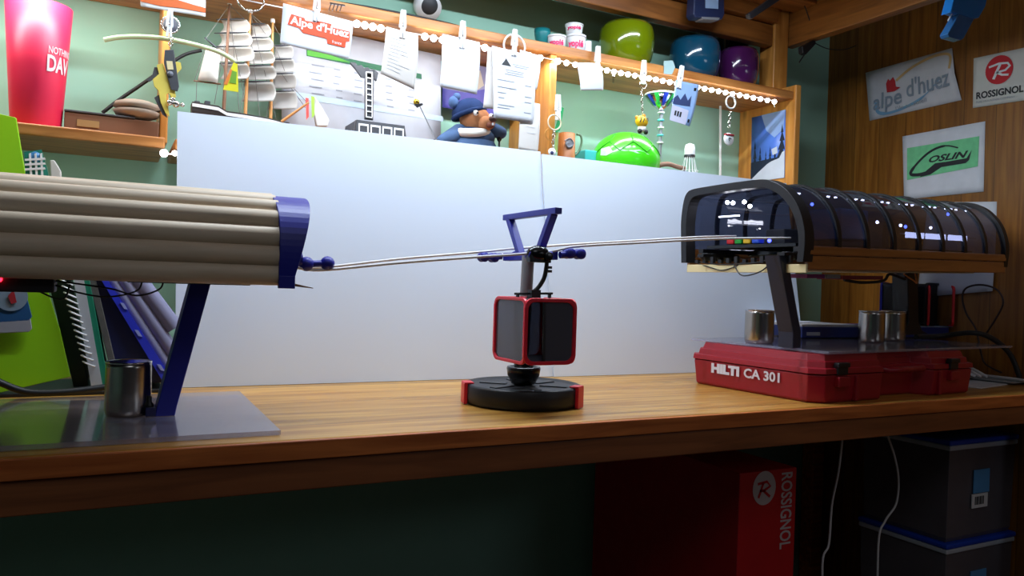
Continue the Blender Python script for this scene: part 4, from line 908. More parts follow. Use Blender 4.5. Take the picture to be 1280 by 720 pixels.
for q, c_ in (((382, 122), (232, 70, 60)), ((389, 120), (150, 200, 60))): link('flag', slab([(q[0], q[1]), (q[0]+4, q[1]+1), (q[0]+4, q[1]+24), (q[0]+1, q[1]+28)], 1.585, .001), cm('flag%d' % c_[0], c_, .6), ship)
# loose stick and shell right of the ship
tag(link('white_shell', slab([(393, 120), (398, 126), (404, 136), (412, 150), (410, 158), (396, 158), (392, 140)], 1.60, .012), cm('shell', (206, 204, 200), .5), bevel=.003), 'pale rounded scrap between the ship model and the black cable car', 'ornament')
# ------------------------------------------------------------ black cable car model
yc = 1.565
car = thing('model_cable_car', 'black and white model aerial cable car with a ladder-like hanger behind the panel', 'model cable car', at(475, 170, y=yc))
fx0 = at(446, 150, y=yc).x; fx1 = at(506, 158, y=yc).x; fz = at(446, 149.5, y=yc).z; bx0 = at(441, 160, y=yc).x; bx1 = at(512, 172, y=yc).x; z_b = .4455; dp = .085
zm = z_b+.012
rings = [[V((bx0-.0, yc-.004, zm)), V((bx1, yc-.004, zm)), V((bx1, yc+dp+.004, zm)), V((bx0, yc+dp+.004, zm))], [V((fx0, yc, fz)), V((fx1, yc, fz)), V((fx1, yc+dp, fz)), V((fx0, yc+dp, fz))]]
link('body', MB().loft(rings, closed=True, caps=True, smooth=False), M['dgrey'], car, bevel=.001)
link('base', MB().bb((bx0+.004, yc, z_b), (bx1-.004, yc+dp, zm)), M['black'], car)
mb = MB(); fl = lambda u, v, o=0: V((fx0+(fx1-fx0)*u, yc-.004*v-o-.001, fz+(zm-fz)*v))
for i in range(4):
    u = .03+.245*i
    for a in ([(u, .10), (u+.20, .10), (u+.20, .16), (u, .16)], [(u, .62), (u+.20, .62), (u+.20, .70), (u, .70)], [(u, .10), (u+.03, .10), (u+.03, .70), (u, .70)], [(u+.18, .10), (u+.21, .10), (u+.21, .70), (u+.18, .70)]): poly(mb, fl, a, .0006)
link('window_frames', mb, M['white'], car)
mb = MB(); sl = lambda u, v, o=0: V((fx0-.001-o-(fx0-bx0)*v, yc+dp*(1-u), fz+(zm-fz)*v))
for u in (.25, .52):
    for a in ([(u, .25), (u+.24, .25), (u+.24, .31), (u, .31)], [(u, .62), (u+.24, .62), (u+.24, .68), (u, .68)], [(u, .25), (u+.03, .25), (u+.03, .68), (u, .68)], [(u+.21, .25), (u+.24, .25), (u+.24, .68), (u+.21, .68)]): poly(mb, sl, a, .0006)
for u in (.04, .92): poly(mb, sl, [(u, 0), (u+.04, 0), (u+.04, 1), (u, 1)], .0006)
link('end_window_frames', mb, M['grey'], car)
yh = yc+.03
link('hanger', slab([(456.5, 86), (468, 88), (466.5, 150), (456.5, 149)], yh, .006), M['dgrey'], car)
mb = MB(); 
for a in (457.8, 465.2): mb.bar(at(a, 90, y=yh-.002), at(a, 146, y=yh-.002), .0022, .002, (0, 1, 0))
for i in range(9): mb.bar(at(457.8, 90+i*7, y=yh-.002), at(465.2, 91+i*7, y=yh-.002), .0022, .002, (0, 1, 0))
link('ladder', mb, M['white'], car)
link('carriage', slab([(438, 78), (444, 78), (447, 82), (452, 81), (455, 85), (460, 84), (463, 88), (468, 87), (473, 91), (471, 101), (467, 97), (456, 97), (452, 96), (448, 90), (444, 85)], yh, .008), M['dgrey'], car)
# bell on a stick
t = thing('bell_stick', 'thin leaning rod topped by a small gold bell left of the plush marmot', 'rod', at(544, 175, y=1.56))
link('rod', MB().tube([V((at(545, 175, y=1.56).x+.012, 1.56, .4455)), at(545, 175, y=1.56), at(524, 131, y=1.56)], .0011, 6), M['grey'], t); link('bell', MB().ball(at(520.5, 127.5, y=1.56), .0068, 14), cm('gold', (214, 180, 60), .25, metal=1), t)
link('bell_base', slab([(519, 130), (528, 129), (529, 131), (523, 134)], 1.555, .008), M['black'], t)
# ------------------------------------------------------------ marmot plush
ym = 1.60; mm_ = thing('plush_marmot', 'brown plush marmot in a blue woolly hat, blue jumper and white scarf', 'soft toy', at(590, 190, y=ym))
mm_.location.z = ZL1
k = ym*1.04/972*1.13     # metres per pixel there
fur = mat('marmot_fur', (178, 122, 86), .8, var=.25, scale=80, bump=.5); knit = mat('blue_knit', (72, 94, 128), .9, var=.35, scale=38, bump=.6); knit2 = mat('navy_knit', (40, 58, 98), .9, var=.3, scale=40, bump=.6)
hc = at(595, 146, y=ym)
bc = V((hc.x-.004, ym, ZL1+.042))
link('jumper', MB().ball(bc, (.060, .044, .058), 28).ball(V((hc.x, ym, hc.z-.046)), (.046, .038, .026), 24), knit, mm_)
def limb(pts, rs, m_, nm, **kk): return link(nm, MB().tube(smooth_pts(pts, 5), [rs[0]+(rs[1]-rs[0])*i/(5*(len(pts)-1)) for i in range(5*(len(pts)-1)+1)], 14).ball(pts[-1], rs[1], 14).ball(pts[0], rs[0], 14), m_, mm_, **kk)
limb([at(574, 166, y=ym), at(563, 171, y=ym-.010), at(552, 176, y=ym-.012)], (.020, .012), knit, 'sleeve')
limb([at(606, 160, y=ym), at(618, 163, y=ym-.012), at(626, 166, y=ym-.014)], (.018, .014), knit, 'sleeve')
link('paw', MB().ball(at(624, 173, y=ym-.016), (.006, .006, .008), 12), M['black'], mm_); link('paw', MB().ball(at(545, 177, y=ym-.014), (.009, .008, .006), 12), M['dgrey'], mm_)
link('pole_grip', MB().tube([at(624, 174, y=ym-.02), at(624, 186, y=ym-.02)], .0022, 8), M['dgrey'], mm_)
hc = at(594, 150, y=ym-.004)
hd = link('head', MB().ball(hc, (.036, .035, .031), 30, (0, .25, 0)).ball(hc+V((.014, -.026, -.010)), (.021, .022, .016), 22), fur, mm_)
link('nose', MB().ball(hc+V((.021, -.047, -.004)), (.0095, .007, .0065), 14), cm('nose_brown', (70, 42, 40), .4), mm_)
link('muzzle', MB().ball(hc+V((.017, -.042, -.016)), (.011, .009, .007), 14), cm('muzzle_brown', (120, 70, 54), .7), mm_)
link('teeth', MB().bb(hc+V((.018, -.052, -.018)), hc+V((.022, -.050, -.012))), M['white'], mm_)
for dx, dy, dz_ in ((-.014, -.033, .008), (.026, -.028, .007)):
    e = hc+V((dx, dy, dz_)); link('eye', MB().ball(e, .0062, 12), M['white'], mm_); link('pupil', MB().ball(e+V((.002, -.0045, 0)), .0032, 10), M['black'], mm_)
hx = V((-.34, .12, 1)).normalized(); hq = V((0, 0, 1)).rotation_difference(hx); hb = hc+V((-.012, .008, .013))
link('hat', MB().lathe(hb, [(.038, -.004), (.0385, .004), (.037, .012), (.033, .020), (.025, .028), (.013, .033), (0, .034)], 32, hx), knit2, mm_)
link('hat_brim', MB().tube([hb+hq @ V((.0365*math.cos(a), .0365*math.sin(a), .0)) for a in [i*2*PI/28 for i in range(28)]], .0055, 10, closed=True), knit2, mm_)
link('hat_tassel', MB().ball(at(567, 128, y=ym), (.012, .010, .014), 14).ball(at(571, 121, y=ym), .009, 12), mat('pale_knit', (78, 104, 146), .9, var=.3, scale=60, bump=.6), mm_)
link('scarf', MB().tube([V((hc.x-.008, ym, hc.z-.030))+V((.037*math.cos(a), .036*math.sin(a), -.003*math.sin(a*2)+.004*math.sin(a))) for a in [i*2*PI/28 for i in range(28)]], .0095, 10, closed=True), mat('scarf_white', (226, 222, 214), .9, bump=.5), mm_)
# ------------------------------------------------------------ right bay
yk = 1.50
t = thing('key_charm', 'pale hoop with a chain and an eye bead hanging on the golden divider', 'key charm', at(697, 150, y=yk))
link('hoop', hoop(at(693, 153, y=yk), .0165, .0016), cm('cream_ring', (222, 206, 176), .4), t); link('chain', chain(at(692, 163, y=yk), at(691, 185, y=yk), 5, .003), M['chrome'], t)
link('second_hoop', hoop(at(688, 168, y=yk+.006), .0135, .0009), cm('brass', (200, 150, 90), .3, metal=1), t)
link('bead', MB().ball(at(690, 190, y=yk), (.010, .004, .009), 16), M['white'], t); link('pupil', MB().ball(at(690, 191, y=yk-.003), (.0045, .002, .0045), 12), M['navy'], t)
t = thing('lanyard', 'green strap hanging beside the golden divider', 'lanyard', at(700, 150, y=1.52)); link('strap', slab([(702, 134), (705, 135), (700, 163), (695, 166), (694, 160)], 1.52, .0012), cm('lanyard_green', (30, 160, 90), .6), t); link('lower_strap', slab([(694, 165), (698, 165), (697, 190), (694, 190)], 1.522, .0012), cm('lanyard_olive', (150, 170, 90), .6), t)
t = thing('beer_mug_ornament', 'small barrel-like wooden mug with a metal scroll and green handle', 'mug', at(712, 190, y=1.57))
cx, r, zt = fit(697, 720, 167, 1.57); link('barrel', MB().lathe((cx, 1.57, ZL1), [(0, 0), (r*.9, 0), (r, .03), (r*.9, zt-ZL1), (r*.8, zt-ZL1), (r*.8, .01), (0, .01)], 24), mat('barrel_wood', (160, 96, 44), .5), t)
link('scroll_badge', MB().lathe(at(712, 180, y=1.548), [(.007, 0), (.011, 0), (.011, .002), (.007, .002)], 24, (0, 1, 0)).tube(smooth_pts(px([(706, 176), (713, 173), (717, 180), (711, 184), (708, 180), (712, 178)], 1.547)), .0014, 6), M['grey'], t)
link('handle', MB().tube(smooth_pts(px([(721, 168), (726, 170), (727, 178), (724, 188), (719, 194)], 1.57)), .0028, 8), cm('bottle_green', (80, 110, 80), .3), t)
link('green_foot', slab([(708, 186), (718, 187), (718, 196), (706, 195)], 1.555, .01), cm('foot_green', (120, 180, 60), .4), t)
a = at(726, 188, y=1.62); c_ = at(748, 191, y=1.62); tag(link('teal_box', MB().bb((a.x, 1.60, ZL1+.0005), (c_.x, 1.65, a.z)), cm('teal_box', (60, 176, 176), .4), bevel=.003), 'small turquoise box left of the green ball', 'box')
yb = 1.60; cx, r, zt = fit(737, 828, 166, yb)
ballm = mat('ball_green', (70, 214, 30), .3, var=.12, scale=10, coat=.5)
t = thing('toy_ball', 'glossy bright green ball with pale panels in the right bay', 'ball', (cx, yb, ZL1)); r = (zt-ZL1)/2*1.0; cxy = V((cx, yb, ZL1+r+.0005)); rx = fit(737, 828, 190, yb)[1]
link('ball', MB().ball(cxy, (rx, min(rx, .075), r), 40), ballm, t)
def bf(u, v, o=0):   # direction on the ball facing the camera
    th = math.atan2(-cxy.y, -cxy.x)+u; return cxy+V((rx*math.cos(th)*math.cos(v), min(rx, .075)*math.sin(th)*math.cos(v), r*math.sin(v)))*1.012
seam = MB()
for k_ in range(3):
    for s0_, s1_ in (((-.9+k_*.8, .2), (-.5+k_*.8, .55)), ((-.5+k_*.8, .55), (-.1+k_*.8, .2)), ((-.5+k_*.8, .55), (-.5+k_*.8, .95))):
        seam.tube([bf(s0_[0]+(s1_[0]-s0_[0])*i/6, s0_[1]+(s1_[1]-s0_[1])*i/6) for i in range(7)], .0012, 6)
link('seam', seam, cm('seam_green', (36, 150, 20), .4), t)
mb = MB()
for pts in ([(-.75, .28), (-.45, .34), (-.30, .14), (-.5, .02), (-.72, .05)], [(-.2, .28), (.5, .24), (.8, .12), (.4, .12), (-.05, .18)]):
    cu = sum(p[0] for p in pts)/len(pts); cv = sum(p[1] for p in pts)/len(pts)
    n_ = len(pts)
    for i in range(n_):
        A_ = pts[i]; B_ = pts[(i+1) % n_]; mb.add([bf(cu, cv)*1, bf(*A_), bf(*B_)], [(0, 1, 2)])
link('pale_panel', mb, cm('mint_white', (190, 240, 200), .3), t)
# tiger charm
yk = 1.513
t = thing('tiger_charm', 'round yellow and black striped animal charm hanging above the green ball', 'key charm', at(804, 100, y=yk))
link('ring', hoop(at(804, 106, y=yk), .0095, .0012), M['chrome'], t); link('chain', chain(at(802, 112, y=yk), at(803, 143, y=yk), 7, .003), M['chrome'], t)
hc2 = at(802, 152, y=yk); link('head', MB().ball(hc2, (.0165, .014, .0135), 20, (0, .2, 0)), cm('tiger_yellow', (240, 190, 20), .4), t)
link('ear', MB().ball(hc2+V((-.014, 0, .008)), (.005, .004, .005), 10), cm('tiger_orange', (230, 140, 20), .4), t); link('ear', MB().ball(hc2+V((.006, 0, .014)), (.005, .004, .005), 10), cm('tiger_orange', (230, 140, 20), .4), t)
mb = MB()
for dx in (-.009, -.002, .005, .011): mb.tube([hc2+V((dx, -.0125+abs(dx)*.35, .008)), hc2+V((dx-.001, -.0145+abs(dx)*.3, .002)), hc2+V((dx-.003, -.0135+abs(dx)*.35, -.004))], .0014, 6)
link('stripes', mb, M['black'], t)
link('body', MB().ball(hc2+V((.003, .002, -.016)), (.011, .010, .009), 16), M['white'], t)
for dx in (-.006, .012): link('leg', MB().ball(hc2+V((dx, -.002, -.024)), (.0055, .006, .006), 12), M['black'], t)
# trophy
yt2 = 1.58; cx, r, zt = fit(806, 846, 119, yt2)
t = thing('trophy', 'small trophy cup of blue, green and silver with a beaded stem', 'trophy', (cx, yt2, ZL1)); zc_ = at(826, 138, y=yt2).z
link('cup_bowl', MB().lathe((cx, yt2, zc_), [(0, 0), (.008, .001), (r*.5, (zt-zc_)*.35), (r, zt-zc_), (r*.93, zt-zc_), (r*.45, (zt-zc_)*.4), (0, .006)], 32), M['chrome'], t)
mb = MB(); mb2 = MB()
for i in range(10):
    a0 = i*2*PI/10
    w_ = MB()
    tgt_ = mb if i % 2 else mb2
    tgt_.loft([[V((cx, yt2, zc_))+V((rr*math.cos(a0+da), rr*math.sin(a0+da), zz)) for da in (-.16, 0, .16)] for rr, zz in ((r*.2, .004), (r*.54, (zt-zc_)*.34), (r*1.03, zt-zc_-.001))])
link('blue_flute', mb, cm('royal', (40, 60, 190), .25), t); link('green_flute', mb2, cm('grass', (40, 170, 80), .3), t)
link('rim', MB().tube([V((cx+r*math.cos(a), yt2+r*math.sin(a), zt)) for a in [i*2*PI/28 for i in range(28)]], .0022, 8, closed=True), M['white'], t)
link('stem', MB().tube([(cx+.003, yt2, zc_+.002), (cx+.001, yt2, ZL1+.02)], .0045, 12), M['grey'], t)
for k_ in range(5): link('collar', MB().lathe((cx+.002, yt2, zc_-.008-k_*.019), [(0, 0), (.008, 0), (.009, .002), (.008, .004), (0, .004)], 16), (M['white'], cm('aqua', (90, 200, 214), .3), M['white'], cm('aqua', (90, 200, 214), .3), M['white'])[k_], t)
link('foot', MB().lathe((cx, yt2, ZL1), [(0, 0), (.020, 0), (.020, .010), (.010, .016), (.009, .022), (0, .022)], 24), M['white'], t)
tag(link('dried_twig', MB().tube(smooth_pts(px([(822, 207), (834, 205), (845, 208), (856, 211)], 1.56), 5), .006, 8), mat('twig', (150, 120, 104), .8, var=.3)), 'brown dried twig between the ball and the shuttlecock', 'twig')
# shuttlecock
cx, r, zt = fit(844, 880, 222, 1.55); ys_ = 1.55; zt = at(863, 179, y=ys_).z; zn = at(862, 194, y=ys_).z; cx = at(862, 194, y=ys_).x
t = thing('shuttlecock', 'white feather shuttlecock standing cork up in the right bay', 'shuttlecock', (cx, ys_, ZL1))
rc = .0135
link('cork', MB().lathe((cx, ys_, zn), [(rc, 0), (rc, (zt-zn)*.5), (rc*.8, (zt-zn)*.85), (0, zt-zn)], 28), M['white'], t); link('band', MB().lathe((cx, ys_, zn-.005), [(rc*1.02, 0), (rc*1.03, .0055), (0, .0055)], 28), M['black'], t)
for i in range(14):
    a = i*2*PI/14; d_ = V((math.cos(a), math.sin(a), 0)); s_ = V((-d_.y, d_.x, 0)); p0_ = V((cx, ys_, zn-.005)); p1_ = V((cx, ys_, ZL1+.001)); hgt = p0_.z-p1_.z
    w0_, w1_ = .0008, .0078
    g_ = lambda u, v: p0_+V((0, 0, -hgt*v))+d_*(rc*.85+(.034-rc)*v)+s_*(u-.5)*2*(w0_ if v < .45 else w1_)*(1 if v < .45 else (.75+.25*math.sin((v-.45)/.55*PI)))
    link('feather', MB().sheet(g_, 2, 10, .0005, d_), M['white'], t)
link('thread_ring', MB().tube([V((cx+.0225*math.cos(a), ys_+.0225*math.sin(a), zn-.005-(zn-.005-ZL1)*.38)) for a in [i*2*PI/28 for i in range(28)]], .0007, 6, closed=True), M['white'], t)
# santa charm and tube
t = thing('snowman_charm', 'round white face charm with a red cap hanging right of the shuttlecock', 'key charm', at(914, 120, y=1.515))
link('hoop', hoop(at(913.5, 128, y=1.515), .0155, .0021), M['white'], t); link('chain', chain(at(913, 139, y=1.515), at(911, 160, y=1.515), 5, .0036, .0012), M['chrome'], t)
hc3 = at(911, 174, y=1.515); link('face', MB().lathe(hc3+V((0, .003, 0)), [(0, 0), (.0145, 0), (.0165, .0025), (.0145, .005), (0, .006)], 28, (0, -1, 0)), M['white'], t)
link('cap', MB().bb(hc3+V((-.014, -.005, .009)), hc3+V((.014, .004, .013))), cm('dark_red', (150, 30, 44), .5), t, bevel=.001); link('eye_ring', MB().tube([hc3+V((.004*math.cos(a), -.0045, -.001+.004*math.sin(a))) for a in [i*.5 for i in range(10)]], .0009, 6), M['dgrey'], t)
tag(link('white_conduit', MB().tube([at(900.5, 132, y=1.70), V((at(901, 230, y=1.70).x, 1.70, ZL1+.0005))], .0036, 10), M['white']), 'thin white vertical tube standing at the back of the right bay', 'tube')
# ------------------------------------------------------------ left pile behind the dowel station
t = thing('lime_folder', 'big lime green folder standing upright at the left end, its edge bowed', 'folder', at(20, 480, y=1.42))
link('cover', slab([(-60, 128), (20, 147), (25, 178), (31, 213), (44, 290), (57, 355), (75, 413), (88, 471), (0, 491), (-60, 500)], 1.43, .010), M['lime'], t, bevel=.001)
t = thing('sticker_pack', 'blue card pack with a round emblem in front of the lime folder', 'card pack', at(15, 415, y=1.42))
link('card', slab([(-20, 335), (24, 335), (40, 396), (36, 401), (-16, 404)], 1.42, .003), cm('pack_blue', (40, 86, 136), .4), t, bevel=.0006)
link('white_end', slab([(-14, 402.5), (38, 398), (40, 411), (36, 415), (-12, 417)], 1.42, .004), cm('pack_white', (160, 160, 170), .4), t, bevel=.001)
mb = MB().lathe(at(14, 371, y=1.4185), [(.022, 0), (.022, .001)], 28, (0, 1, 0)); link('round_emblem', mb, cm('emblem_pale', (130, 150, 170), .5), t)
link('red_mark', slab([(10, 370), (17, 362), (21, 378), (14, 380)], 1.4165, .001), cm('emblem_red', (170, 40, 50), .5), t)
t = thing('toothbrush_pack', 'blister pack with white and teal brushes standing behind the dowel roof', 'pack', at(45, 214, y=1.40))
link('card', slab([(30, 190), (52, 187), (60, 216), (64, 260), (34, 260)], 1.40, .004), cm('pack_teal', (30, 130, 110), .4), t)
mb = MB()
for x in (36, 43, 50): mb.add(slab([(x, 192), (x+2.5, 191), (x+6, 250), (x+3, 250)], 1.395, .003).v, slab([(x, 192), (x+2.5, 191), (x+6, 250), (x+3, 250)], 1.395, .003).f)
for y in (197, 203, 209): q = slab([(31, y+1.5), (56, y), (57, y+2.5), (31, y+4)], 1.394, .003); mb.add(q.v, q.f)
link('white_frame', mb, M['white'], t)
link('blue_disc', MB().lathe(at(44, 196, y=1.398), [(0, 0), (.008, 0), (.008, .003), (0, .003)], 18, (0, 1, 0)), cm('blue_disc', (60, 130, 180), .4), t)
tag(link('curled_paper', slab([(62, 200), (68, 200), (76, 213), (78, 260), (64, 260)], 1.41, .02), M['paper_dull'], bevel=.002), 'small curled pale paper beside the brush pack', 'paper')
def leaner(name, label, cat, pts, y, dy, m_, **k): return tag(link(name, slab(pts, y, dy), m_, bevel=.0012), label, cat, **k)
leaner('dark_binder', 'dark green binder just left of the spiral notebook coil', 'binder', [(48, 300), (76, 300), (110, 482), (92, 484)], 1.46, .18, cm('dark_green', (16, 40, 34), .5))
t = thing('spiral_notebook', 'spiral notebook leaning on its wire coil beside the lime folder', 'notebook', at(120, 480, y=1.42))
link('pages', slab([(84, 300), (96, 300), (128, 482), (114, 483)], 1.425, .16), cm('page_grey', (176, 180, 186), .7), t)
for i in range(15):
    u = i/14; p = at(77+(107-77)*u, 345+(455-345)*u, y=1.425); q = V((.011, 0, 0))
    link('coil_ring', MB().tube([p+V((-.004+.017*(.5-.5*math.cos(a)), -.006*math.sin(a), .004*math.cos(a))) for a in [j*PI/5 for j in range(10)]], .0012, 6, closed=True), M['white'], t)
leaner('green_book', 'slim emerald green book right of the spiral notebook', 'book', [(92, 300), (103, 300), (134, 470), (131, 482), (127, 482)], 1.43, .16, cm('emerald', (10, 112, 84), .5))
leaner('grey_tube', 'grey rough foam tube between the green book and the navy binder', 'tube', [(98, 300), (108, 300), (151, 480), (143, 482)], 1.435, .012, mat('foam_grey', (92, 90, 88), .8, var=.3, scale=90, bump=.6))
t = thing('navy_binder', 'navy binder with bright blue spine edge leaning behind the steel cup', 'binder', at(180, 470, y=1.42))
link('cover', slab([(106, 300), (100, 300), (146, 482), (204, 478), (110, 320)], 1.442, .17), cm('binder_navy', (22, 28, 74), .45), t)
link('spine_edge', slab([(96, 300), (102, 300), (212, 468), (210, 476), (203, 476)], 1.432, .008), cm('binder_blue', (44, 56, 200), .4), t)
for a in ((150, 378), (168, 412), (196, 455)): link('white_tab', slab([(a[0], a[1]), (a[0]+5, a[1]+1), (a[0]+10, a[1]+9), (a[0]+5, a[1]+8)], 1.4305, .001), cm('tab_pale', (150, 160, 220), .5), t)
for i, (p0_, p1_, r_) in enumerate([((118, 315), (213, 462), .010), ((128, 310), (216, 440), .012), ((150, 320), (217, 408), .014)]):
    lab = ('lowest grey lilac paper roll leaning on the navy binder', 'middle grey lilac paper roll of the leaning three', 'topmost grey lilac paper roll by the white panel edge')[i]
    y_ = 1.448; a = at(*p0_, y=y_); c_ = at(*p1_, y=y_); c_ = c_+(c_-a)*.02
    tag(link('paper_roll', MB().tube([a, c_], r_, 20), cm('lilac_grey', (128, 128, 158), .6)), lab, 'paper roll', 'leaning grey lilac paper rolls')
tag(link('black_cable', MB().tube(smooth_pts([at(-30, 462, y=1.395), at(0, 478, y=1.395), at(35, 490, y=1.395), at(80, 490, y=1.395), at(132, 484, y=1.40)]), .0052, 10), M['rubber']), 'thick black cable curving over the desk before the lime folder', 'cable')
tag(link('document_tray', MB().bb((-.40, 1.425, .0006), (.085, 1.60, .006)), M['black'], bevel=.001), 'flat black tray under the leaning folders', 'tray')
# ------------------------------------------------------------ right, behind and beyond the case
bl_ = at(1003, 420, y=1.40); a = at(1003, 405.5, y=1.30); c_ = at(1190, 410, y=1.30)
t = thing('file_box', 'flat blue box topped with papers behind the red case', 'box', (a.x+.1, 1.43, 0)); Zt = a.z-.006
print('filebox', a.x, c_.x, a.z)
link('box_body', MB().bb((a.x, 1.30, Zt-.0255), (min(1.985, c_.x), 1.47, Zt)), cm('file_blue', (30, 50, 124), .4), t, bevel=.002)
link('lower_stack', MB().bb((a.x+.01, 1.385, .0006), (min(1.98, c_.x)-.01, 1.46, Zt-.026)), cm('stack_grey', (110, 112, 120), .7), t)
link('papers', MB().bb((a.x+.004, 1.305, Zt+.0004), (a.x+.2, 1.46, Zt+.006)), M['paper'], t, bevel=.001)
link('label_patch', MB().bb((a.x+.014, 1.2985, Zt-.020), (a.x+.058, 1.2998, Zt-.012)), cm('label_grey', (170, 176, 190), .6), t)
for lab, qx, m_ in (('white printed sheet on the pile right of the far pillar', 1150, M['paper']), ('pale blue sheet on the pile right of the far pillar', 1168, cm('pale_blue_paper', (110, 170, 214), .6))):
    p = V((at(qx, 412, y=1.38).x, 1.38, Zt+.0006)); 
    if qx == 1168: p.z += .0012
    mb = MB(); th = .3 if qx == 1168 else -.15; mb.box(p+V((.0, 0, .0004)), (.15, .13, .0008), (0, 0, th)); tag(link('loose_sheet', mb, m_), lab, 'paper')
def small_cabin(label, pl, pr, pt, pb, y, fr, body, tw=0):
    a = at(pl, pt, y=y); c_ = at(pr, pb, y=y); zb_ = Zt+.0015; w_ = c_.x-a.x; h_ = a.z-zb_; t = thing('spare_cabin', label, 'model gondola', ((a.x+c_.x)/2, y, zb_), 'spare gondola cabins'); C_ = V(((a.x+c_.x)/2, y, zb_+h_/2))
    Mx = Matrix.Rotation(tw, 3, 'Z'); X_ = Mx @ ux; Y_ = Mx @ uy
    for s in (-1, 1): link('cabin_frame', ringframe(MB(), C_+Y_*(s*.030-.003), X_, uz, Y_, w_, h_, .0055, .006), fr, t, bevel=.001)
    if body:
        link('cabin_body', MB().prism(rrect(w_-.006, h_-.006, .010, bow=.03), lambda x, z: C_+X_*x+uz*z-Y_*.028, lambda x, z: C_+X_*x+uz*z+Y_*.028), body, t, bevel=.001)
    else:
        for z_ in (-1, 1): link('cross_bar', MB().bar(C_+uz*z_*(h_/2-.004)+X_*(w_/2-.006)-Y_*.03, C_+uz*z_*(h_/2-.004)+X_*(w_/2-.006)+Y_*.03, .004, .004), fr, t)
small_cabin('dark spare cabin with a blue frame on the pile behind the far pillar', 1103, 1138, 352, 400, 1.40, M['blue'], M['black'], .5)
small_cabin('black spare cabin on the pile right behind the far pillar', 1141, 1163, 353, 404, 1.37, M['black'], M['black'], .1)
small_cabin('open red-framed spare cabin at the end of the pile', 1163, 1180, 356, 402, 1.335, cm('bright_red', (226, 30, 40), .4), None, .9)
tag(link('black_cable', MB().tube(smooth_pts([at(1145, 421, y=1.24), at(1175, 420, y=1.235), at(1215, 416, x=1.85), at(1240, 423, x=1.89), at(1262, 442, x=1.93), at(1274, 470, x=1.945), V((1.95, 1.10, .008)), V((1.95, 1.02, .007))]), .0062, 10), M['rubber']), 'thick black cable leaving the far pillar over the right end of the sheet', 'cable')
tag(link('cable_loop', MB().tube(smooth_pts([at(a_, b_, x=1.93) for a_, b_ in [(1232, 418), (1245, 398), (1254, 378), (1246, 362), (1226, 356), (1208, 360), (1203, 372), (1208, 392), (1220, 412), (1226, 440), (1232, 455), (1252, 466)]]), .0024, 8), cm('dark_brown_cable', (46, 26, 24), .5)), 'thin dark cable making a drop-shaped loop against the right wall', 'cable')
tag(link('black_cable', MB().tube(px([(1246, 337), (1254, 339), (1285, 373)], 1.22), .0032, 8), M['rubber']), 'short dark cable running off from the far end of the smoked canopy', 'cable')
Z1 = .0006
for i, (lab, cx_, cy_, sx_, sy_, rz, m_) in enumerate([('white sheet lying on the desk right of the red case', 1.83, 1.16, .22, .16, .2, M['paper']), ('dark leaflet lying on the sheet right of the red case', 1.86, 1.22, .10, .06, -.3, M['dgrey']), ('folded grey leaflet nearest the right wall', 1.935, 1.14, .10, .12, .1, cm('leaf_grey', (150, 156, 160), .6))]):
    mb = MB().box((cx_, cy_, Z1+.001+i*.0025), (sx_, sy_, .002), (0, 0, rz)); tag(link('loose_leaflet', mb, m_), lab, 'paper')
mb = MB(); 
for i in range(5): mb.tube(smooth_pts([(1.80+i*.012, 1.20, .0135), (1.82+i*.016, 1.19, .022+.003*i), (1.85+i*.01, 1.17-.008*i, .014)]), .0035, 8)
tag(link('crumpled_tissue', mb, M['white']), 'crumpled white scrap lying right of the red case', 'paper')
tag(link('white_cable', MB().tube(smooth_pts([(1.95, 1.20, .010), (1.92, 1.06, .012), (1.86, .985, .008), (1.845, .958, -.03), (1.84, .955, -.2), (1.85, .96, -.5)]), .004, 8), M['cord']), 'white cable slipping over the desk edge at the right end', 'cable')
# ------------------------------------------------------------ hanging from the bunk
t = thing('power_adapter', 'dark blue power adapter with a white label hanging under the rear rail', 'adapter', at(887, 0, y=1.52)); link('body', slab([(870, -30), (905, -30), (906, 18), (903, 24), (870, 22), (867, 17)], 1.52, .03), cm('adapter_navy', (32, 44, 80), .4), t, bevel=.003)
link('label_patch', slab([(882, -8), (898, -8), (898, 11), (882, 10)], 1.5185, .001), cm('label_pale', (150, 178, 214), .5), t)
link('foot_edge', slab([(877, 21), (900, 22), (898, 25), (879, 24)], 1.519, .028), M['grey'], t); link('cord', MB().tube([at(887, -30, y=1.535), V((at(887, -30, y=1.535).x, 1.535, .985))], .003, 8), M['rubber'], t)
t = thing('light_string_plug', 'translucent light blue clip lamp hanging upper right before the panelled wall', 'lamp', at(1210, 10, y=1.05)); yq = 1.05
link('head', slab([(1200, -30), (1240, -30), (1232, 8), (1224, 22), (1216, 23), (1190, 14), (1188, 16)], yq, .022), cm('clip_blue', (30, 120, 200), .25), t, bevel=.002)
link('battery_box', slab([(1200, 15), (1219, 22), (1205, 48), (1202, 50), (1187, 46), (1185, 42)], yq+.002, .020), mat('clip_blue_clear', (50, 110, 170), .2, alpha=.8), t, bevel=.002)
link('wire_tab', MB().tube(px([(1190, 17), (1185, 26)], yq+.01), .0016, 6), M['white'], t); link('cord', MB().tube([at(1222, -28, y=yq+.01), V((at(1222, -28, y=yq+.01).x, yq+.01, .985))], .002, 8), M['rubber'], t)
t = thing('light_switch_plug', 'black plug with a drooping lead hanging beside the bunk post', 'plug', at(1010, 62, y=1.50)); link('body', slab([(1003, 58), (1018, 50), (1021, 54), (1008, 68), (1004, 66)], 1.50, .016), M['black'], t, bevel=.002)
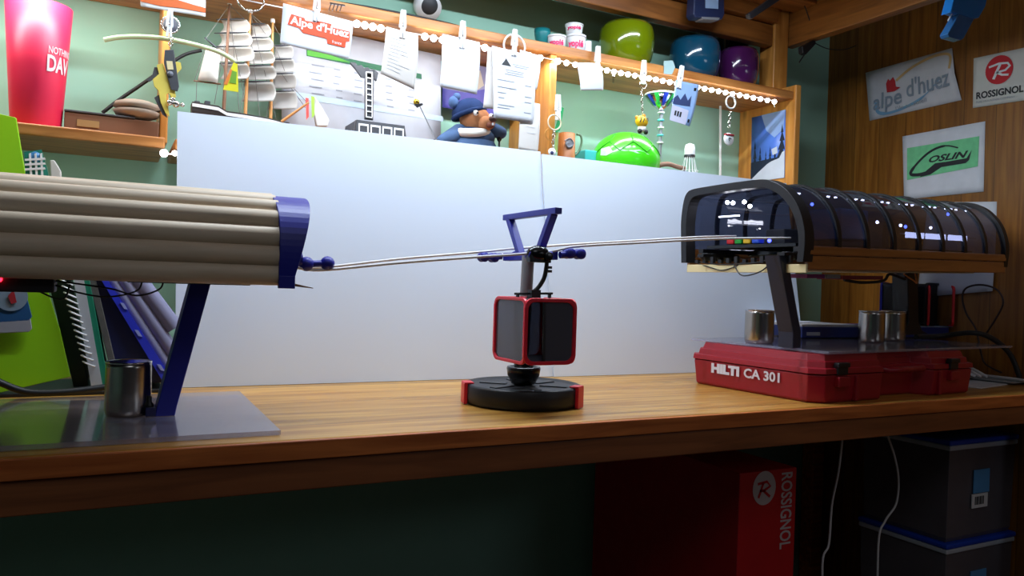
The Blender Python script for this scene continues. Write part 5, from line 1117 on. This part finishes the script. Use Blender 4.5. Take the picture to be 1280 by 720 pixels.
link('lead', MB().tube(smooth_pts(px([(1007, 66), (1003, 72), (999, 78)], 1.508)), .0018, 8), M['rubber'], t); link('cord', MB().tube(smooth_pts(px([(1019, 52), (1016, 38), (1006, 8), (1000, -6)], 1.505)), .0014, 8), M['rubber'], t); link('side_cord', MB().tube(smooth_pts(px([(1019, 54), (1035, 61), (1055, 62), (1070, 57)], 1.505)), .0012, 8), M['rubber'], t)
tag(link('black_bracket', slab([(936, 17), (975, -10), (990, -10), (941, 23), (938, 22)], 1.40, .014), M['black'], bevel=.002), 'black bar fixed under the planks of the bunk', 'bar')
# ------------------------------------------------------------ under the desk
a = at(925, 592, y=1.15); c_ = at(996, 592, y=1.15)
t = thing('red_box', 'tall red box with a round white emblem standing under the desk', 'box', ((a.x+c_.x)/2, 1.40, -.75))
link('carton', MB().bb((a.x, 1.15, -.7495), (c_.x, 1.66, a.z)), cm('box_red', (200, 16, 30), .5), t, bevel=.002)
fb = lambda u, v, o=0: V((a.x+(c_.x-a.x)*u, 1.1492-o, a.z-(c_.x-a.x)*v))
mb = MB(); disc(mb, fb, .42, .22, .20, .22, .0002); link('emblem', mb, cm('emblem_white', (206, 190, 190), .6), t)
mb = MB(); stroke(mb, fb, [(.30, .16), (.46, .14), (.52, .20), (.42, .25), (.34, .25)], .035, .0008); stroke(mb, fb, [(.40, .25), (.52, .34)], .035, .0008); stroke(mb, fb, [(.40, .15), (.32, .34)], .035, .0008); link('emblem_letter', mb, cm('box_red', (200, 16, 30), .5), t)
ft = lambda u, v, o=0: fb(.72+.20*(1-v), .05+1.0*u, o)
mb = MB(); put_text(mb, ft, 'ROSSIGNOL', 0, 0, 1, 1, .0002, bold=.02); link('lettering', mb, cm('emblem_white', (206, 190, 190), .6), t)
def crate(label, zb_, zt_):
    x0c = at(1186, 600, y=1.12).x; x1c = at(1268, 600, y=1.12).x
    t = thing('storage_box', label, 'storage box', ((x0c+x1c)/2, 1.2, zb_), 'clear storage boxes under the desk')
    mb = MB(); rings = []
    for z, i in ((zb_, .008), (zb_+.01, .004), (zt_-.02, 0), (zt_-.02, .003), (zb_+.01, .007)): rings.append([V((x0c+i, 1.12+i, z)), V((x1c-i, 1.12+i, z)), V((x1c-i, 1.35-i, z)), V((x0c+i, 1.35-i, z))])
    link('tub_wall', mb.loft(rings, closed=True, smooth=False, caps=True), mat('milky_plastic', (110, 104, 110), .35, alpha=.75), t, bevel=.002)
    link('rim', MB().bb((x0c-.004, 1.116, zt_-.024), (x1c+.004, 1.354, zt_-.0125)), cm('rim_white', (190, 196, 206), .4), t, bevel=.003)
    link('lid', MB().bb((x0c-.006, 1.114, zt_-.012), (x1c+.006, 1.356, zt_)), cm('lid_blue', (24, 70, 190), .4), t, bevel=.004)
    link('contents', MB().bb((x0c+.02, 1.14, zb_+.012), (x1c-.02, 1.33, zt_-.06)), cm('contents_red', (150, 60, 60), .7, var=.6, scale=30), t)
    link('label_patch', MB().bb((x0c+.09, 1.1165, zt_-.13), (x0c+.15, 1.1185, zt_-.075)), cm('patch_blue', (90, 160, 220), .5), t); link('barcode_patch', MB().bb((x0c+.085, 1.1165, zt_-.165), (x0c+.145, 1.1185, zt_-.132)), M['white'], t)
    mb = MB(); [mb.bb((x0c+.095+i*.006, 1.1155, zt_-.157), (x0c+.0975+i*.006+(i % 2)*.001, 1.1163, zt_-.138)) for i in range(6)]; link('barcode', mb, M['black'], t)
zz = at(1225, 547, y=1.12).z; z2 = at(1225, 672, y=1.12).z
crate('upper clear storage box with a blue lid under the desk', z2+.0008, zz); crate('second clear storage box, beneath the upper one', z2-.27, z2)
t = None
tag(link('grey_bin', MB().bb((at(1190, 600, y=1.12).x, 1.12, -.7495), (at(1262, 600, y=1.12).x, 1.35, z2-.2708)), M['dgrey'], bevel=.01), 'dark crate at the foot of the clear storage boxes', 'crate')
for lab, pts in (('left hanging pale cord under the desk', [(1054, 540), (1048, 590), (1040, 630), (1036, 680), (1028, 705), (1030, 800)]), ('right hanging pale cord under the desk, with the wavy bend', [(1106, 535), (1118, 570), (1123, 600), (1120, 630), (1106, 652), (1098, 680), (1096, 800)])):
    P_ = smooth_pts(px(pts, 1.20)); tag(link('hanging_cord', MB().tube(P_+[V((P_[-1].x, 1.2, -.748))], .0025, 8), M['cord']), lab, 'cable')
